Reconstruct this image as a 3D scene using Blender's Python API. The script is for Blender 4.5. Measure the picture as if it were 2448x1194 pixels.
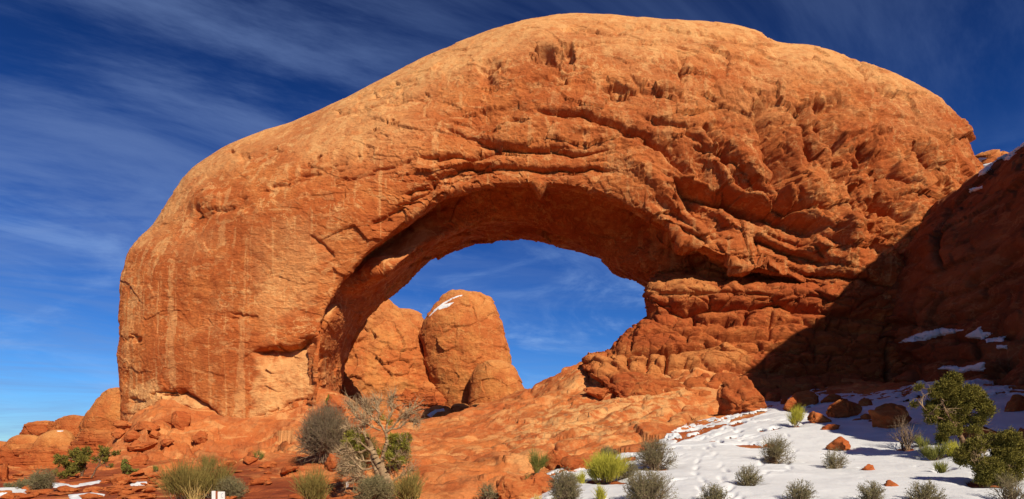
import bpy, math, random
import numpy as np
from mathutils import Vector

for _o in list(bpy.data.objects):
    bpy.data.objects.remove(_o)
SC = bpy.context.scene
COL = SC.collection
F32 = np.float32

# ------------------------------------------------------------------ camera
FPX, CU, HV = 1500.0, 1224.0, 1100.0          # focal length in photo pixels, centre column, horizon row
cam_d = bpy.data.cameras.new('camera')
cam = bpy.data.objects.new('camera', cam_d)
COL.objects.link(cam)
cam_d.sensor_width = 36.0
cam_d.lens = 36.0 * FPX / 2448.0
cam_d.shift_y = (HV - 597.0) / 2448.0
cam_d.clip_start = 0.1
cam_d.clip_end = 20000.0
cam.location = (0, 0, 0)
cam.rotation_euler = (math.radians(90), 0, 0)
SC.camera = cam

# ------------------------------------------------------------------ sky and sun
SUN_AZ = math.radians(29.0)      # sun stands behind the camera, this far to its right
SUN_EL = math.radians(35.5)
SUN_DIR = Vector((-math.sin(SUN_AZ) * math.cos(SUN_EL), math.cos(SUN_AZ) * math.cos(SUN_EL), -math.sin(SUN_EL)))
sun_d = bpy.data.lights.new('sun', 'SUN')
sun_d.energy = 4.9
sun_d.angle = math.radians(0.5)
sun_d.color = (1.0, 0.90, 0.74)
sun = bpy.data.objects.new('sun', sun_d)
COL.objects.link(sun)
sun.rotation_euler = SUN_DIR.to_track_quat('-Z', 'Y').to_euler()
sun.location = (20, -40, 60)

W = bpy.data.worlds.new('World')
SC.world = W
W.use_nodes = True


def NT(nt):
    N, L = nt.nodes, nt.links

    def n(t, **kw):
        x = N.new(t)
        for k, v in kw.items():
            setattr(x, k, v)
        return x

    def put(sock, v):
        if isinstance(v, bpy.types.NodeSocket):
            L.new(v, sock)
        elif v is not None:
            sock.default_value = v

    def math_(op, a, b=None, c=None, clamp=False):
        x = n('ShaderNodeMath', operation=op, use_clamp=clamp)
        put(x.inputs[0], a)
        put(x.inputs[1], b)
        put(x.inputs[2], c)
        return x.outputs[0]

    def vmath(op, a, b=None):
        x = n('ShaderNodeVectorMath', operation=op)
        put(x.inputs[0], a)
        put(x.inputs[1], b)
        return x.outputs[0]

    def noise(vec, scale, detail=6.0, rough=0.55, dist=0.0, lac=2.0):
        x = n('ShaderNodeTexNoise')
        put(x.inputs['Vector'], vec)
        x.inputs['Scale'].default_value = scale
        x.inputs['Detail'].default_value = detail
        x.inputs['Roughness'].default_value = rough
        x.inputs['Lacunarity'].default_value = lac
        x.inputs['Distortion'].default_value = dist
        return x.outputs['Fac']

    def ramp(v, lo, hi, a=0.0, b=1.0, smooth=True):
        x = n('ShaderNodeMapRange')
        x.interpolation_type = 'SMOOTHSTEP' if smooth else 'LINEAR'
        put(x.inputs[0], v)
        x.inputs[1].default_value = lo
        x.inputs[2].default_value = hi
        x.inputs[3].default_value = a
        x.inputs[4].default_value = b
        return x.outputs[0]

    def mix(f, a, b, mode='MIX'):
        x = n('ShaderNodeMix', data_type='RGBA', blend_type=mode)
        put(x.inputs[0], f)
        put(x.inputs[6], a if isinstance(a, bpy.types.NodeSocket) else (*a, 1.0))
        put(x.inputs[7], b if isinstance(b, bpy.types.NodeSocket) else (*b, 1.0))
        return x.outputs[2]
    return n, put, math_, vmath, noise, ramp, mix


nt = W.node_tree
nt.nodes.clear()
n, put, math_, vmath, noise, ramp, mix = NT(nt)
sky = n('ShaderNodeTexSky', sky_type='NISHITA')
sky.sun_disc = False
sky.sun_elevation = SUN_EL
sky.sun_rotation = math.pi - SUN_AZ
sky.altitude = 1600
sky.air_density = 1.0
sky.dust_density = 0.0
sky.ozone_density = 3.2
tc = n('ShaderNodeTexCoord')
sep = n('ShaderNodeSeparateXYZ')
put(sep.inputs[0], tc.outputs['Generated'])
zc = math_('ADD', math_('MAXIMUM', sep.outputs[2], 0.0), 0.10)
cx = math_('DIVIDE', sep.outputs[0], zc)
cy = math_('DIVIDE', sep.outputs[1], zc)
# thin cirrus: streaks drawn out along the wind, feathered by a finer, strongly warped noise
ca, sa = math.cos(math.radians(24)), math.sin(math.radians(24))
wx = math_('ADD', math_('MULTIPLY', cx, ca), math_('MULTIPLY', cy, sa))
wy = math_('SUBTRACT', math_('MULTIPLY', cy, ca), math_('MULTIPLY', cx, sa))
cv = n('ShaderNodeCombineXYZ')
put(cv.inputs[0], math_('MULTIPLY', wx, 0.50))
put(cv.inputs[1], math_('MULTIPLY', wy, 1.30))
cv.inputs[2].default_value = 5.2
n1 = noise(cv.outputs[0], 1.05, 12.0, 0.64, 2.2)
cv2 = n('ShaderNodeCombineXYZ')
put(cv2.inputs[0], cx)
put(cv2.inputs[1], cy)
cv2.inputs[2].default_value = 1.3
n2 = noise(cv2.outputs[0], 0.8, 3.0, 0.5, 0.3)
where = ramp(sep.outputs[0], -0.34, 0.06, 1.0, 0.42)
cl = math_('MULTIPLY', ramp(n1, 0.33, 0.72), ramp(n2, 0.26, 0.52, 0.35, 1.0))
cl = math_('MULTIPLY', math_('MULTIPLY', cl, where), 0.44)
grade = n('ShaderNodeHueSaturation')
grade.inputs['Hue'].default_value = 0.505
grade.inputs['Saturation'].default_value = 1.26
grade.inputs['Value'].default_value = 1.0
put(grade.inputs['Color'], sky.outputs[0])
elev = n('ShaderNodeValToRGB')
put(elev.inputs[0], sep.outputs[2])
cr = elev.color_ramp
cr.elements[0].position, cr.elements[0].color = 0.0, (0.48, 0.68, 0.86, 1)
cr.elements[1].position, cr.elements[1].color = 0.62, (0.17, 0.20, 0.36, 1)
e_ = cr.elements.new(0.10)
e_.color = (0.46, 0.76, 1.04, 1)
e_ = cr.elements.new(0.30)
e_.color = (0.32, 0.52, 0.84, 1)
skyc = mix(1.0, grade.outputs[0], elev.outputs[0], 'MULTIPLY')
# a second, softer veil low over the horizon
lo = math_('MULTIPLY', ramp(sep.outputs[2], 0.02, 0.10), ramp(sep.outputs[2], 0.42, 0.16))
cv3 = n('ShaderNodeCombineXYZ')
put(cv3.inputs[0], math_('MULTIPLY', sep.outputs[0], 2.2))
put(cv3.inputs[1], math_('MULTIPLY', sep.outputs[2], 5.5))
cv3.inputs[2].default_value = 8.4
n3 = noise(cv3.outputs[0], 2.1, 9.0, 0.62, 0.8)
veil = math_('MULTIPLY', math_('MULTIPLY', ramp(n3, 0.47, 0.75), lo), 0.55)
skym = mix(cl, skyc, (1.9, 2.9, 5.6))
skym = mix(veil, skym, (3.4, 5.2, 8.6))
bg = n('ShaderNodeBackground')
put(bg.inputs[0], skym)
bg.inputs[1].default_value = 0.085
wo = n('ShaderNodeOutputWorld')
put(wo.inputs[0], bg.outputs[0])

SC.view_settings.view_transform = 'Standard'
SC.view_settings.look = 'None'
SC.view_settings.exposure = 0.25
SC.view_settings.gamma = 1.0
SC.cycles.max_bounces = 6
SC.cycles.diffuse_bounces = 4


# ------------------------------------------------------------------ numeric noise
_rng = np.random.RandomState(7)
PERM = _rng.permutation(256).astype(np.int32)
PERM = np.concatenate([PERM, PERM])
GR = _rng.normal(size=(256, 3)).astype(F32)
GR /= np.linalg.norm(GR, axis=1)[:, None]
RJ = _rng.rand(256, 3).astype(F32)
RD = _rng.normal(size=(256, 3)).astype(F32)
RD /= np.linalg.norm(RD, axis=1)[:, None]
RV = _rng.rand(256).astype(F32) * 2 - 1


def perlin(p):
    i = np.floor(p).astype(np.int32)
    f = (p - i).astype(F32)
    w = f * f * f * (f * (f * 6 - 15) + 10)
    i &= 255
    out = np.zeros(p.shape[:-1], F32)
    for dx in (0, 1):
        a = PERM[(i[..., 0] + dx) & 255]
        wx = w[..., 0] if dx else 1 - w[..., 0]
        for dy in (0, 1):
            b = PERM[(a + i[..., 1] + dy) & 255]
            wy = wx * (w[..., 1] if dy else 1 - w[..., 1])
            for dz in (0, 1):
                c = PERM[(b + i[..., 2] + dz) & 255]
                g = GR[c]
                d = g[..., 0] * (f[..., 0] - dx) + g[..., 1] * (f[..., 1] - dy) + g[..., 2] * (f[..., 2] - dz)
                out += d * wy * (w[..., 2] if dz else 1 - w[..., 2])
    return out * 1.6


def fbm(p, scale, octs=4, gain=0.5, seed=0.0, ridged=False):
    q = p / np.asarray(scale, F32) + F32(seed * 17.31)
    out = 0
    a, tot = 1.0, 0.0
    for k in range(octs):
        v = perlin(q)
        if ridged:
            v = 1 - 2 * np.abs(v)
        out = out + a * v
        tot += a
        a *= gain
        q = q * 2.03 + 11.7
    return out / tot


def facet(p, scale, seed=0.0, tilt=1.0):
    """flat broken faces: every Worley cell is a randomly tilted plane; also returns the edge distance"""
    q = (p / np.asarray(scale, F32) + F32(seed * 9.17)).astype(F32)
    i = np.floor(q).astype(np.int32)
    best = np.full(q.shape[:-1], 9.0, F32)
    sec = np.full(q.shape[:-1], 9.0, F32)
    val = np.zeros(q.shape[:-1], F32)
    for dx in (-1, 0, 1):
        a = PERM[(i[..., 0] + dx) & 255]
        for dy in (-1, 0, 1):
            b = PERM[(a + i[..., 1] + dy) & 255]
            for dz in (-1, 0, 1):
                c = PERM[(b + i[..., 2] + dz) & 255]
                j = RJ[c]
                ox = q[..., 0] - (i[..., 0] + dx + j[..., 0])
                oy = q[..., 1] - (i[..., 1] + dy + j[..., 1])
                oz = q[..., 2] - (i[..., 2] + dz + j[..., 2])
                d = ox * ox + oy * oy + oz * oz
                m = d < best
                sec = np.where(m, best, np.minimum(sec, d))
                r = RD[c]
                v = tilt * (ox * r[..., 0] + oy * r[..., 1] + oz * r[..., 2]) + 0.5 * RV[c]
                val = np.where(m, v, val)
                best = np.where(m, d, best)
    return val, np.sqrt(sec) - np.sqrt(best)


def terrace(h, n, edge=0.75):
    t = h * n
    fl = np.floor(t)
    fr = t - fl
    s = np.clip((fr - edge) / (1 - edge), 0, 1)
    return (fl + s * s * (3 - 2 * s) - t * 0.35) / n


def sstep(a, b, x):
    t = np.clip((x - a) / (b - a), 0, 1)
    return t * t * (3 - 2 * t)


def pline_sd(u, v, pts):
    """signed distance in photo pixels to an open line, positive on its lower (larger v) side when drawn left to right;
    also the position along it 0..1"""
    best = np.full(u.shape, 1e9, F32)
    sg = np.ones(u.shape, F32)
    al = np.zeros(u.shape, F32)
    n_ = len(pts) - 1
    for k in range(n_):
        (x0, y0), (x1, y1) = pts[k], pts[k + 1]
        dx, dy = x1 - x0, y1 - y0
        L2 = dx * dx + dy * dy
        t = np.clip(((u - x0) * dx + (v - y0) * dy) / L2, 0, 1)
        ex, ey = u - x0 - t * dx, v - y0 - t * dy
        d = ex * ex + ey * ey
        m = d < best
        best = np.where(m, d, best)
        sg = np.where(m, np.sign(dx * (v - y0) - dy * (u - x0)), sg)
        al = np.where(m, (k + t) / n_, al)
    return np.sqrt(best), sg, al


def notch(u, v, pts, depth, wup, wdn, jit=None):
    """an undercut crack: steep on the upper side, a gentler lower lip"""
    xs = [p[0] for p in pts]
    ys = [p[1] for p in pts]
    R = 4 * max(wup, wdn)
    out = np.zeros(u.shape, F32)
    m = (u > min(xs) - R) & (u < max(xs) + R) & (v > min(ys) - R) & (v < max(ys) + R)
    if not m.any():
        return out
    uu, vv = u[m], v[m]
    if jit is not None:
        uu = uu + jit[0][m]
        vv = vv + jit[1][m]
    d, s, al = pline_sd(uu, vv, pts)
    w = np.where(s > 0, wdn, wup)
    end = sstep(0, 0.12, al) * (1 - sstep(0.88, 1, al))
    out[m] = -depth * np.exp(-(d / w) ** 0.9) * (0.15 + 0.85 * end)
    return out


def hollow(u, v, c, rx, ry, ang, depth, sharp=2.0):
    ca, sa = math.cos(math.radians(ang)), math.sin(math.radians(ang))
    x = ((u - c[0]) * ca + (v - c[1]) * sa) / rx
    y = (-(u - c[0]) * sa + (v - c[1]) * ca) / ry
    r = x * x + y * y
    return -depth * np.exp(-r ** sharp)


def poly_sd(u, v, pts):
    """signed distance to a closed polygon, positive inside"""
    best = np.full(u.shape, 1e12, np.float64)
    inside = np.zeros(u.shape, bool)
    n_ = len(pts)
    for k in range(n_):
        (x0, y0), (x1, y1) = pts[k], pts[(k + 1) % n_]
        dx, dy = x1 - x0, y1 - y0
        t = np.clip(((u - x0) * dx + (v - y0) * dy) / (dx * dx + dy * dy + 1e-9), 0, 1)
        best = np.minimum(best, (u - x0 - t * dx) ** 2 + (v - y0 - t * dy) ** 2)
        if y0 != y1:
            c = ((y0 > v) != (y1 > v)) & (u < (x1 - x0) * (v - y0) / (y1 - y0) + x0)
            inside ^= c
    d = np.sqrt(best)
    return np.where(inside, d, -d).astype(F32)


def P(u, v, Y):
    return ((u - CU) / FPX * Y, Y, (HV - v) / FPX * Y)


def proj(p):
    y = np.maximum(p[..., 1], 0.5)
    return CU + p[..., 0] / y * FPX, HV - p[..., 2] / y * FPX


# ------------------------------------------------------------------ mesh helpers
def link(name, me, mat=None, parent=None):
    o = bpy.data.objects.new(name, me)
    COL.objects.link(o)
    if mat is not None and me is not None:
        me.materials.append(mat)
    if parent is not None:
        o.parent = parent
    return o


def tag(o, label=None, cat=None, group=None, kind=None):
    for k, v in (('label', label), ('category', cat), ('group', group), ('kind', kind)):
        if v:
            o[k] = v
    return o


def empty(name, loc=(0, 0, 0)):
    o = bpy.data.objects.new(name, None)
    COL.objects.link(o)
    o.location = loc
    o.empty_display_size = 0.3
    return o


def mesh_np(name, V, faces, smooth=True, attrs=None):
    me = bpy.data.meshes.new(name)
    V = np.ascontiguousarray(V.reshape(-1, 3), F32)
    k = faces.shape[1]
    nf = len(faces)
    me.vertices.add(len(V))
    me.vertices.foreach_set('co', V.ravel())
    me.loops.add(nf * k)
    me.loops.foreach_set('vertex_index', np.ascontiguousarray(faces, np.int32).ravel())
    me.polygons.add(nf)
    me.polygons.foreach_set('loop_start', np.arange(0, nf * k, k, dtype=np.int32))
    me.polygons.foreach_set('loop_total', np.full(nf, k, np.int32))
    me.update(calc_edges=True)
    me.polygons.foreach_set('use_smooth', np.full(nf, bool(smooth)))
    for nm, a in (attrs or {}).items():
        at = me.attributes.new(nm, 'FLOAT', 'POINT')
        at.data.foreach_set('value', np.ascontiguousarray(a, F32).ravel())
    me.update()
    return me


def grid_faces(nr, nc, wrap=False, flip=False):
    idx = np.arange(nr * nc, dtype=np.int32).reshape(nr, nc)
    if wrap:
        idx = np.concatenate([idx, idx[:1]], 0)
    a, b, c, d = idx[:-1, :-1], idx[:-1, 1:], idx[1:, 1:], idx[1:, :-1]
    f = np.stack([a, b, c, d], -1).reshape(-1, 4)
    return f[:, ::-1] if flip else f


def spline(C, n_out, axis=0, closed=False):
    """Catmull-Rom through the control rows, sampled evenly by mean chord length"""
    C = np.moveaxis(np.asarray(C, np.float64), axis, 0)
    if closed:
        C = np.concatenate([C, C[:1]], 0)
    m = len(C)
    seg = np.linalg.norm(np.diff(C, axis=0), axis=-1)
    seg = seg.reshape(m - 1, -1).mean(1) + 1e-6
    cum = np.concatenate([[0], np.cumsum(seg)])
    s = np.linspace(0, cum[-1], n_out + (1 if closed else 0))
    if closed:
        s = s[:-1]
    k = np.clip(np.searchsorted(cum, s, side='right') - 1, 0, m - 2)
    t = (s - cum[k]) / seg[k]
    # tangents, limited so that sharp lips do not overshoot
    h = seg.reshape(-1, *([1] * (C.ndim - 1)))
    dl = np.diff(C, axis=0) / h
    T = np.zeros_like(C)
    T[1:-1] = (dl[:-1] * h[1:] + dl[1:] * h[:-1]) / (h[:-1] + h[1:])
    if closed:
        T[0] = T[-1] = (dl[-1] * h[0] + dl[0] * h[-1]) / (h[-1] + h[0])
    else:
        T[0], T[-1] = dl[0], dl[-1]
    T *= 0.85
    sh = (-1,) + (1,) * (C.ndim - 1)
    t = t.reshape(sh)
    hk = seg[k].reshape(sh)
    p0, p1, m0, m1 = C[k], C[k + 1], T[k] * hk, T[k + 1] * hk
    t2, t3 = t * t, t * t * t
    o = (2 * t3 - 3 * t2 + 1) * p0 + (t3 - 2 * t2 + t) * m0 + (-2 * t3 + 3 * t2) * p1 + (t3 - t2) * m1
    return np.moveaxis(o, 0, axis)


def grid_normals(G, closed_rows=False):
    if closed_rows:
        a = np.roll(G, -1, 0) - np.roll(G, 1, 0)
    else:
        a = np.gradient(G, axis=0)
    b = np.gradient(G, axis=1)
    N = np.cross(a, b)
    N /= np.linalg.norm(N, axis=-1)[..., None] + 1e-9
    return N.astype(F32)


def blur(A, k, it=2):
    for _ in range(it):
        for ax in (0, 1):
            c = np.cumsum(np.concatenate([np.repeat(np.take(A, [0], ax), k + 1, ax), A, np.repeat(np.take(A, [-1], ax), k, ax)], ax), ax)
            n_ = A.shape[ax]
            hi = np.take(c, np.arange(2 * k + 1, 2 * k + 1 + n_), ax)
            lo = np.take(c, np.arange(0, n_), ax)
            A = (hi - lo) / (2 * k + 1)
    return A


# ------------------------------------------------------------------ materials
def mat_new(name):
    m = bpy.data.materials.new(name)
    m.use_nodes = True
    m.node_tree.nodes.clear()
    b = m.node_tree.nodes.new('ShaderNodeBsdfPrincipled')
    o = m.node_tree.nodes.new('ShaderNodeOutputMaterial')
    m.node_tree.links.new(b.outputs[0], o.inputs[0])
    b.inputs['Roughness'].default_value = 0.9
    b.inputs['Specular IOR Level'].default_value = 0.12
    return m, b, NT(m.node_tree)


def rock_mat(name, base, red, tan, dark, streak=0.0, bump=1.0, sc=1.0, band=0.0):
    m, b, (n, put, math_, vmath, noise, ramp, mix) = mat_new(name)
    g = n('ShaderNodeNewGeometry').outputs['Position']

    def attr(nm):
        a = n('ShaderNodeAttribute')
        a.attribute_name = nm
        return a.outputs['Fac']
    c = mix(ramp(noise(g, 0.20 * sc, 8, 0.68), 0.42, 0.56), base, red)
    sp = n('ShaderNodeMapping')
    put(sp.inputs[0], g)
    sp.inputs['Scale'].default_value = (1.0, 1.0, 2.2)
    blot = noise(sp.outputs[0], 0.62 * sc, 10, 0.68, 0.5)
    c = mix(math_('MULTIPLY', ramp(blot, 0.57, 0.61), 0.38), c, tan)
    c = mix(math_('MULTIPLY', ramp(blot, 0.44, 0.39), 0.45), c, dark)
    # thin pale rims where flakes have broken away
    bl2 = noise(g, 0.75 * sc, 6, 0.6, 0.8)
    rim = math_('MULTIPLY', ramp(bl2, 0.515, 0.53), ramp(bl2, 0.56, 0.54))
    rim = math_('MULTIPLY', rim, ramp(noise(g, 0.33 * sc, 3, 0.5), 0.50, 0.60))
    c = mix(math_('MULTIPLY', rim, 0.55), c, tan)
    if streak:
        mp = n('ShaderNodeMapping')
        put(mp.inputs[0], g)
        mp.inputs['Scale'].default_value = (1.0, 1.0, 0.045)
        s = noise(mp.outputs[0], 1.05, 6, 0.62, 0.5)
        c = mix(math_('MULTIPLY', ramp(s, 0.55, 0.61), streak), c, tan)
        c = mix(math_('MULTIPLY', ramp(s, 0.45, 0.39), streak * 0.5), c, dark)
    if band:
        mp = n('ShaderNodeMapping')
        put(mp.inputs[0], g)
        mp.inputs['Scale'].default_value = (0.05, 0.05, 1.6)
        s = noise(mp.outputs[0], 1.0, 4, 0.6, 0.4)
        c = mix(math_('MULTIPLY', ramp(s, 0.52, 0.66), band), c, dark)
    c = mix(math_('MULTIPLY', attr('tan'), ramp(noise(g, 1.4, 5, 0.6), 0.28, 0.6, 0.35, 1.0)), c, tan)
    c = mix(math_('MULTIPLY', attr('dark'), ramp(noise(g, 2.2, 5, 0.65), 0.3, 0.62, 0.1, 1.0)), c, dark)
    fine = noise(g, 9.0 * sc, 6, 0.68)
    v = ramp(fine, 0.25, 0.75, 0.88, 1.12, smooth=False)
    vv = n('ShaderNodeCombineXYZ')
    for k in range(3):
        put(vv.inputs[k], v)
    c = mix(1.0, c, vv.outputs[0], 'MULTIPLY')
    put(b.inputs['Base Color'], c)
    bp = n('ShaderNodeBump')
    bp.inputs['Strength'].default_value = 0.65 * bump
    bp.inputs['Distance'].default_value = 0.30 / sc
    h = math_('ADD', noise(g, 1.3 * sc, 10, 0.70, 0.1), math_('MULTIPLY', noise(sp.outputs[0], 6.0 * sc, 6, 0.68), 0.35))
    for q_, k_, w_ in ((0.9, 0.045, 0.9), (2.3, 0.06, 0.5)):
        t_ = noise(sp.outputs[0], q_ * sc, 5, 0.62, 0.3)
        h = math_('ADD', h, math_('MULTIPLY', math_('SNAP', t_, k_), w_ * 1.6))
    put(bp.inputs['Height'], h)
    put(b.inputs['Normal'], bp.outputs[0])
    return m


OR = (0.55, 0.172, 0.045)
RED = (0.46, 0.115, 0.028)
TAN = (0.78, 0.43, 0.165)
DRK = (0.29, 0.066, 0.018)
M_ARCH = rock_mat('arch_sandstone', OR, RED, TAN, DRK, streak=0.40, bump=1.0)
M_LEDGE = rock_mat('ledge_sandstone', (0.46, 0.125, 0.032), (0.38, 0.085, 0.022), (0.60, 0.25, 0.075), (0.22, 0.048, 0.015), band=0.4)
M_FIN = rock_mat('fin_sandstone', (0.54, 0.19, 0.050), (0.46, 0.125, 0.032), (0.66, 0.31, 0.10), (0.30, 0.078, 0.022), streak=0.22)
M_CLIFF = rock_mat('cliff_sandstone', (0.30, 0.088, 0.030), (0.235, 0.060, 0.020), (0.42, 0.18, 0.07), (0.125, 0.034, 0.014))  # albedo lowered to deepen the shade on the cliff
M_BOULD = rock_mat('boulder_sandstone', (0.46, 0.125, 0.034), (0.40, 0.092, 0.024), (0.58, 0.24, 0.075), (0.24, 0.052, 0.017), sc=3.0)


def ground_mat():
    m, b, (n, put, math_, vmath, noise, ramp, mix) = mat_new('slickrock_and_dirt')
    g = n('ShaderNodeNewGeometry').outputs['Position']
    a = n('ShaderNodeAttribute')
    a.attribute_name = 'dirt'
    t = n('ShaderNodeAttribute')
    t.attribute_name = 'tan'
    mp = n('ShaderNodeMapping')
    put(mp.inputs[0], g)
    mp.inputs['Scale'].default_value = (0.8, 0.8, 2.5)
    blot = noise(mp.outputs[0], 0.42, 8, 0.62, 0.7)
    c = mix(ramp(noise(g, 0.25, 4, 0.6), 0.38, 0.62), (0.50, 0.150, 0.040), (0.42, 0.105, 0.028))
    c = mix(math_('MULTIPLY', ramp(blot, 0.54, 0.59), 0.55), c, (0.64, 0.31, 0.11))
    c = mix(math_('MULTIPLY', ramp(blot, 0.45, 0.40), 0.50), c, (0.29, 0.072, 0.022))
    tp = math_('MULTIPLY', t.outputs['Fac'], ramp(noise(g, 1.1, 7, 0.66, 0.5), 0.44, 0.60))
    c = mix(math_('MULTIPLY', tp, 0.70), c, (0.64, 0.34, 0.13))
    lic = math_('MULTIPLY', t.outputs['Fac'], ramp(noise(g, 2.6, 8, 0.7), 0.56, 0.66))
    c = mix(math_('MULTIPLY', lic, 0.7), c, (0.27, 0.155, 0.075))
    d = mix(ramp(noise(g, 1.6, 6, 0.6), 0.35, 0.65), (0.20, 0.040, 0.014), (0.30, 0.068, 0.022))
    c = mix(a.outputs['Fac'], c, d)
    fine = noise(g, 14.0, 6, 0.7)
    v = ramp(fine, 0.25, 0.75, 0.76, 1.24, smooth=False)
    vv = n('ShaderNodeCombineXYZ')
    for k in range(3):
        put(vv.inputs[k], v)
    c = mix(1.0, c, vv.outputs[0], 'MULTIPLY')
    put(b.inputs['Base Color'], c)
    bp = n('ShaderNodeBump')
    bp.inputs['Strength'].default_value = 0.6
    bp.inputs['Distance'].default_value = 0.15
    hh = math_('ADD', noise(g, 2.4, 10, 0.70, 0.1), math_('MULTIPLY', noise(g, 17.0, 5, 0.6), 0.25))
    hh = math_('ADD', hh, math_('MULTIPLY', math_('SNAP', noise(mp.outputs[0], 1.6, 6, 0.62, 0.4), 0.05), 1.3))
    put(bp.inputs['Height'], hh)
    put(b.inputs['Normal'], bp.outputs[0])
    return m


def snow_mat():
    m, b, (n, put, math_, vmath, noise, ramp, mix) = mat_new('snow')
    g = n('ShaderNodeNewGeometry').outputs['Position']
    c = mix(ramp(noise(g, 0.8, 5, 0.6), 0.3, 0.7), (0.70, 0.70, 0.70), (0.62, 0.62, 0.625))
    put(b.inputs['Base Color'], c)
    b.inputs['Roughness'].default_value = 0.7
    b.inputs['Specular IOR Level'].default_value = 0.2
    bp = n('ShaderNodeBump')
    bp.inputs['Strength'].default_value = 0.45
    bp.inputs['Distance'].default_value = 0.05
    put(bp.inputs['Height'], math_('ADD', noise(g, 3.0, 6, 0.6), math_('MULTIPLY', noise(g, 22.0, 4, 0.6), 0.3)))
    put(b.inputs['Normal'], bp.outputs[0])
    return m


M_GROUND = ground_mat()
M_SNOW = snow_mat()

# ================================================================== GROUND
GC = []          # control points: x, y, z
for u, v, Y in [
    (0, 1194, 18), (300, 1194, 16.5), (600, 1194, 15), (1000, 1194, 13.5), (1200, 1194, 13), (1500, 1194, 12), (1900, 1194, 11.5),
    (2448, 1194, 11), (100, 1150, 27), (300, 1135, 31), (20, 1112, 48), (200, 1106, 42), (480, 1120, 30), (330, 1085, 41), (310, 1025, 47), (330, 988, 50),
    (450, 1014, 47.4), (520, 1062, 46.0), (590, 1080, 45.8), (645, 1060, 46.0), (690, 1024, 47.2), (60, 1128, 50), (120, 1128, 50), (185, 1120, 50), (100, 1122, 64), (250, 1095, 47), (800, 940, 51.5), (600, 1100, 35), (740, 1052, 40), (700, 1110, 29),
    (900, 1100, 27), (880, 1030, 43), (850, 1004, 50), (905, 1024, 48), (960, 1018, 47), (1010, 1010, 49), (1100, 989, 51), (1180, 968, 53), (1250, 946, 54.5), (1330, 901, 54), (1400, 863, 53),
    (1100, 1100, 25), (1050, 1040, 37), (1250, 1010, 40), (1300, 1060, 28), (1500, 1000, 35), (1600, 890, 45.3), (1500, 892, 46.2), (1700, 886, 44.8), (1800, 930, 43),
    (1420, 950, 43), (1800, 962, 39.5), (1620, 1090, 19.5), (1700, 1005, 30), (1900, 1050, 22.5), (1900, 972, 34), (2100, 962, 31.5),
    (2000, 1100, 18), (2250, 1100, 17), (2250, 1000, 23.5), (2350, 930, 29), (2400, 1000, 22), (2448, 1100, 15.5), (2448, 950, 26.5),
    (2150, 930, 36), (2700, 1050, 17), (2800, 960, 24)]:
    GC.append(P(u, v, Y))
GC += [(0, 0, -1.65), (-12, 2, -1.65), (12, 2, -1.4), (-25, 8, -1.6), (25, 8, 0.0), (0, -14, -1.7), (-25, -14, -1.7), (25, -14, -1.0),
       (-60, 40, -0.8), (-60, 70, -1.6), (-44, 62, -1.2), (-110, 40, -1.5), (-110, 110, -2), (55, 40, 6), (70, 10, 3), (70, 70, 6), (0, 115, -2), (60, 115, 0),
       (-12, 62, 0.0), (-5, 66, 0.0), (3, 68, 1.0), (8, 66, 3.0), (-14, 72, 1.5), (0, 80, 0), (-25, 60, 2), (25, 60, 6), (25, 80, 2), (-30, 90, -1)]
GC = np.array(GC, np.float64)


def tps_fit(c):
    xy, z = c[:, :2] / 20.0, c[:, 2]
    n_ = len(xy)
    r2 = ((xy[:, None] - xy[None]) ** 2).sum(-1)
    K = 0.5 * r2 * np.log(r2 + 1e-12)
    K += np.eye(n_) * 2e-4
    Q = np.concatenate([np.ones((n_, 1)), xy], 1)
    A = np.block([[K, Q], [Q.T, np.zeros((3, 3))]])
    return np.linalg.solve(A, np.concatenate([z, np.zeros(3)]))


TW = tps_fit(GC)


def ground_base(x, y):
    xx, yy = np.clip(x, -120, 90) / 20.0, np.clip(y, -16, 125) / 20.0
    z = TW[-3] + TW[-2] * xx + TW[-1] * yy
    for k in range(len(GC)):
        r2 = (xx - GC[k, 0] / 20.0) ** 2 + (yy - GC[k, 1] / 20.0) ** 2
        z = z + TW[k] * 0.5 * r2 * np.log(r2 + 1e-12)
    far = sstep(85, 135, np.maximum(np.hypot(x * 0.9, y), 0))
    return z * (1 - far) + (-3.0) * far


APEX = 16.0
rr = np.concatenate([np.linspace(-2.6, -0.70, 120, endpoint=False), np.linspace(-0.70, 0.74, 1500, endpoint=False), np.linspace(0.74, 2.6, 120)])
yy = np.concatenate([np.geomspace(2, 23, 60, endpoint=False), np.geomspace(23, 74, 620, endpoint=False), np.geomspace(74, 140, 120, endpoint=False), np.geomspace(140, 4000, 40)]) - APEX
GX = (rr[None, :] * (yy[:, None] + APEX))
GY = np.repeat(yy[:, None], len(rr), 1)
GZ = ground_base(GX, GY)
p3 = np.stack([GX, GY, np.zeros_like(GX)], -1).astype(F32)
gu, gv = proj(np.stack([GX, GY, GZ], -1))
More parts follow.
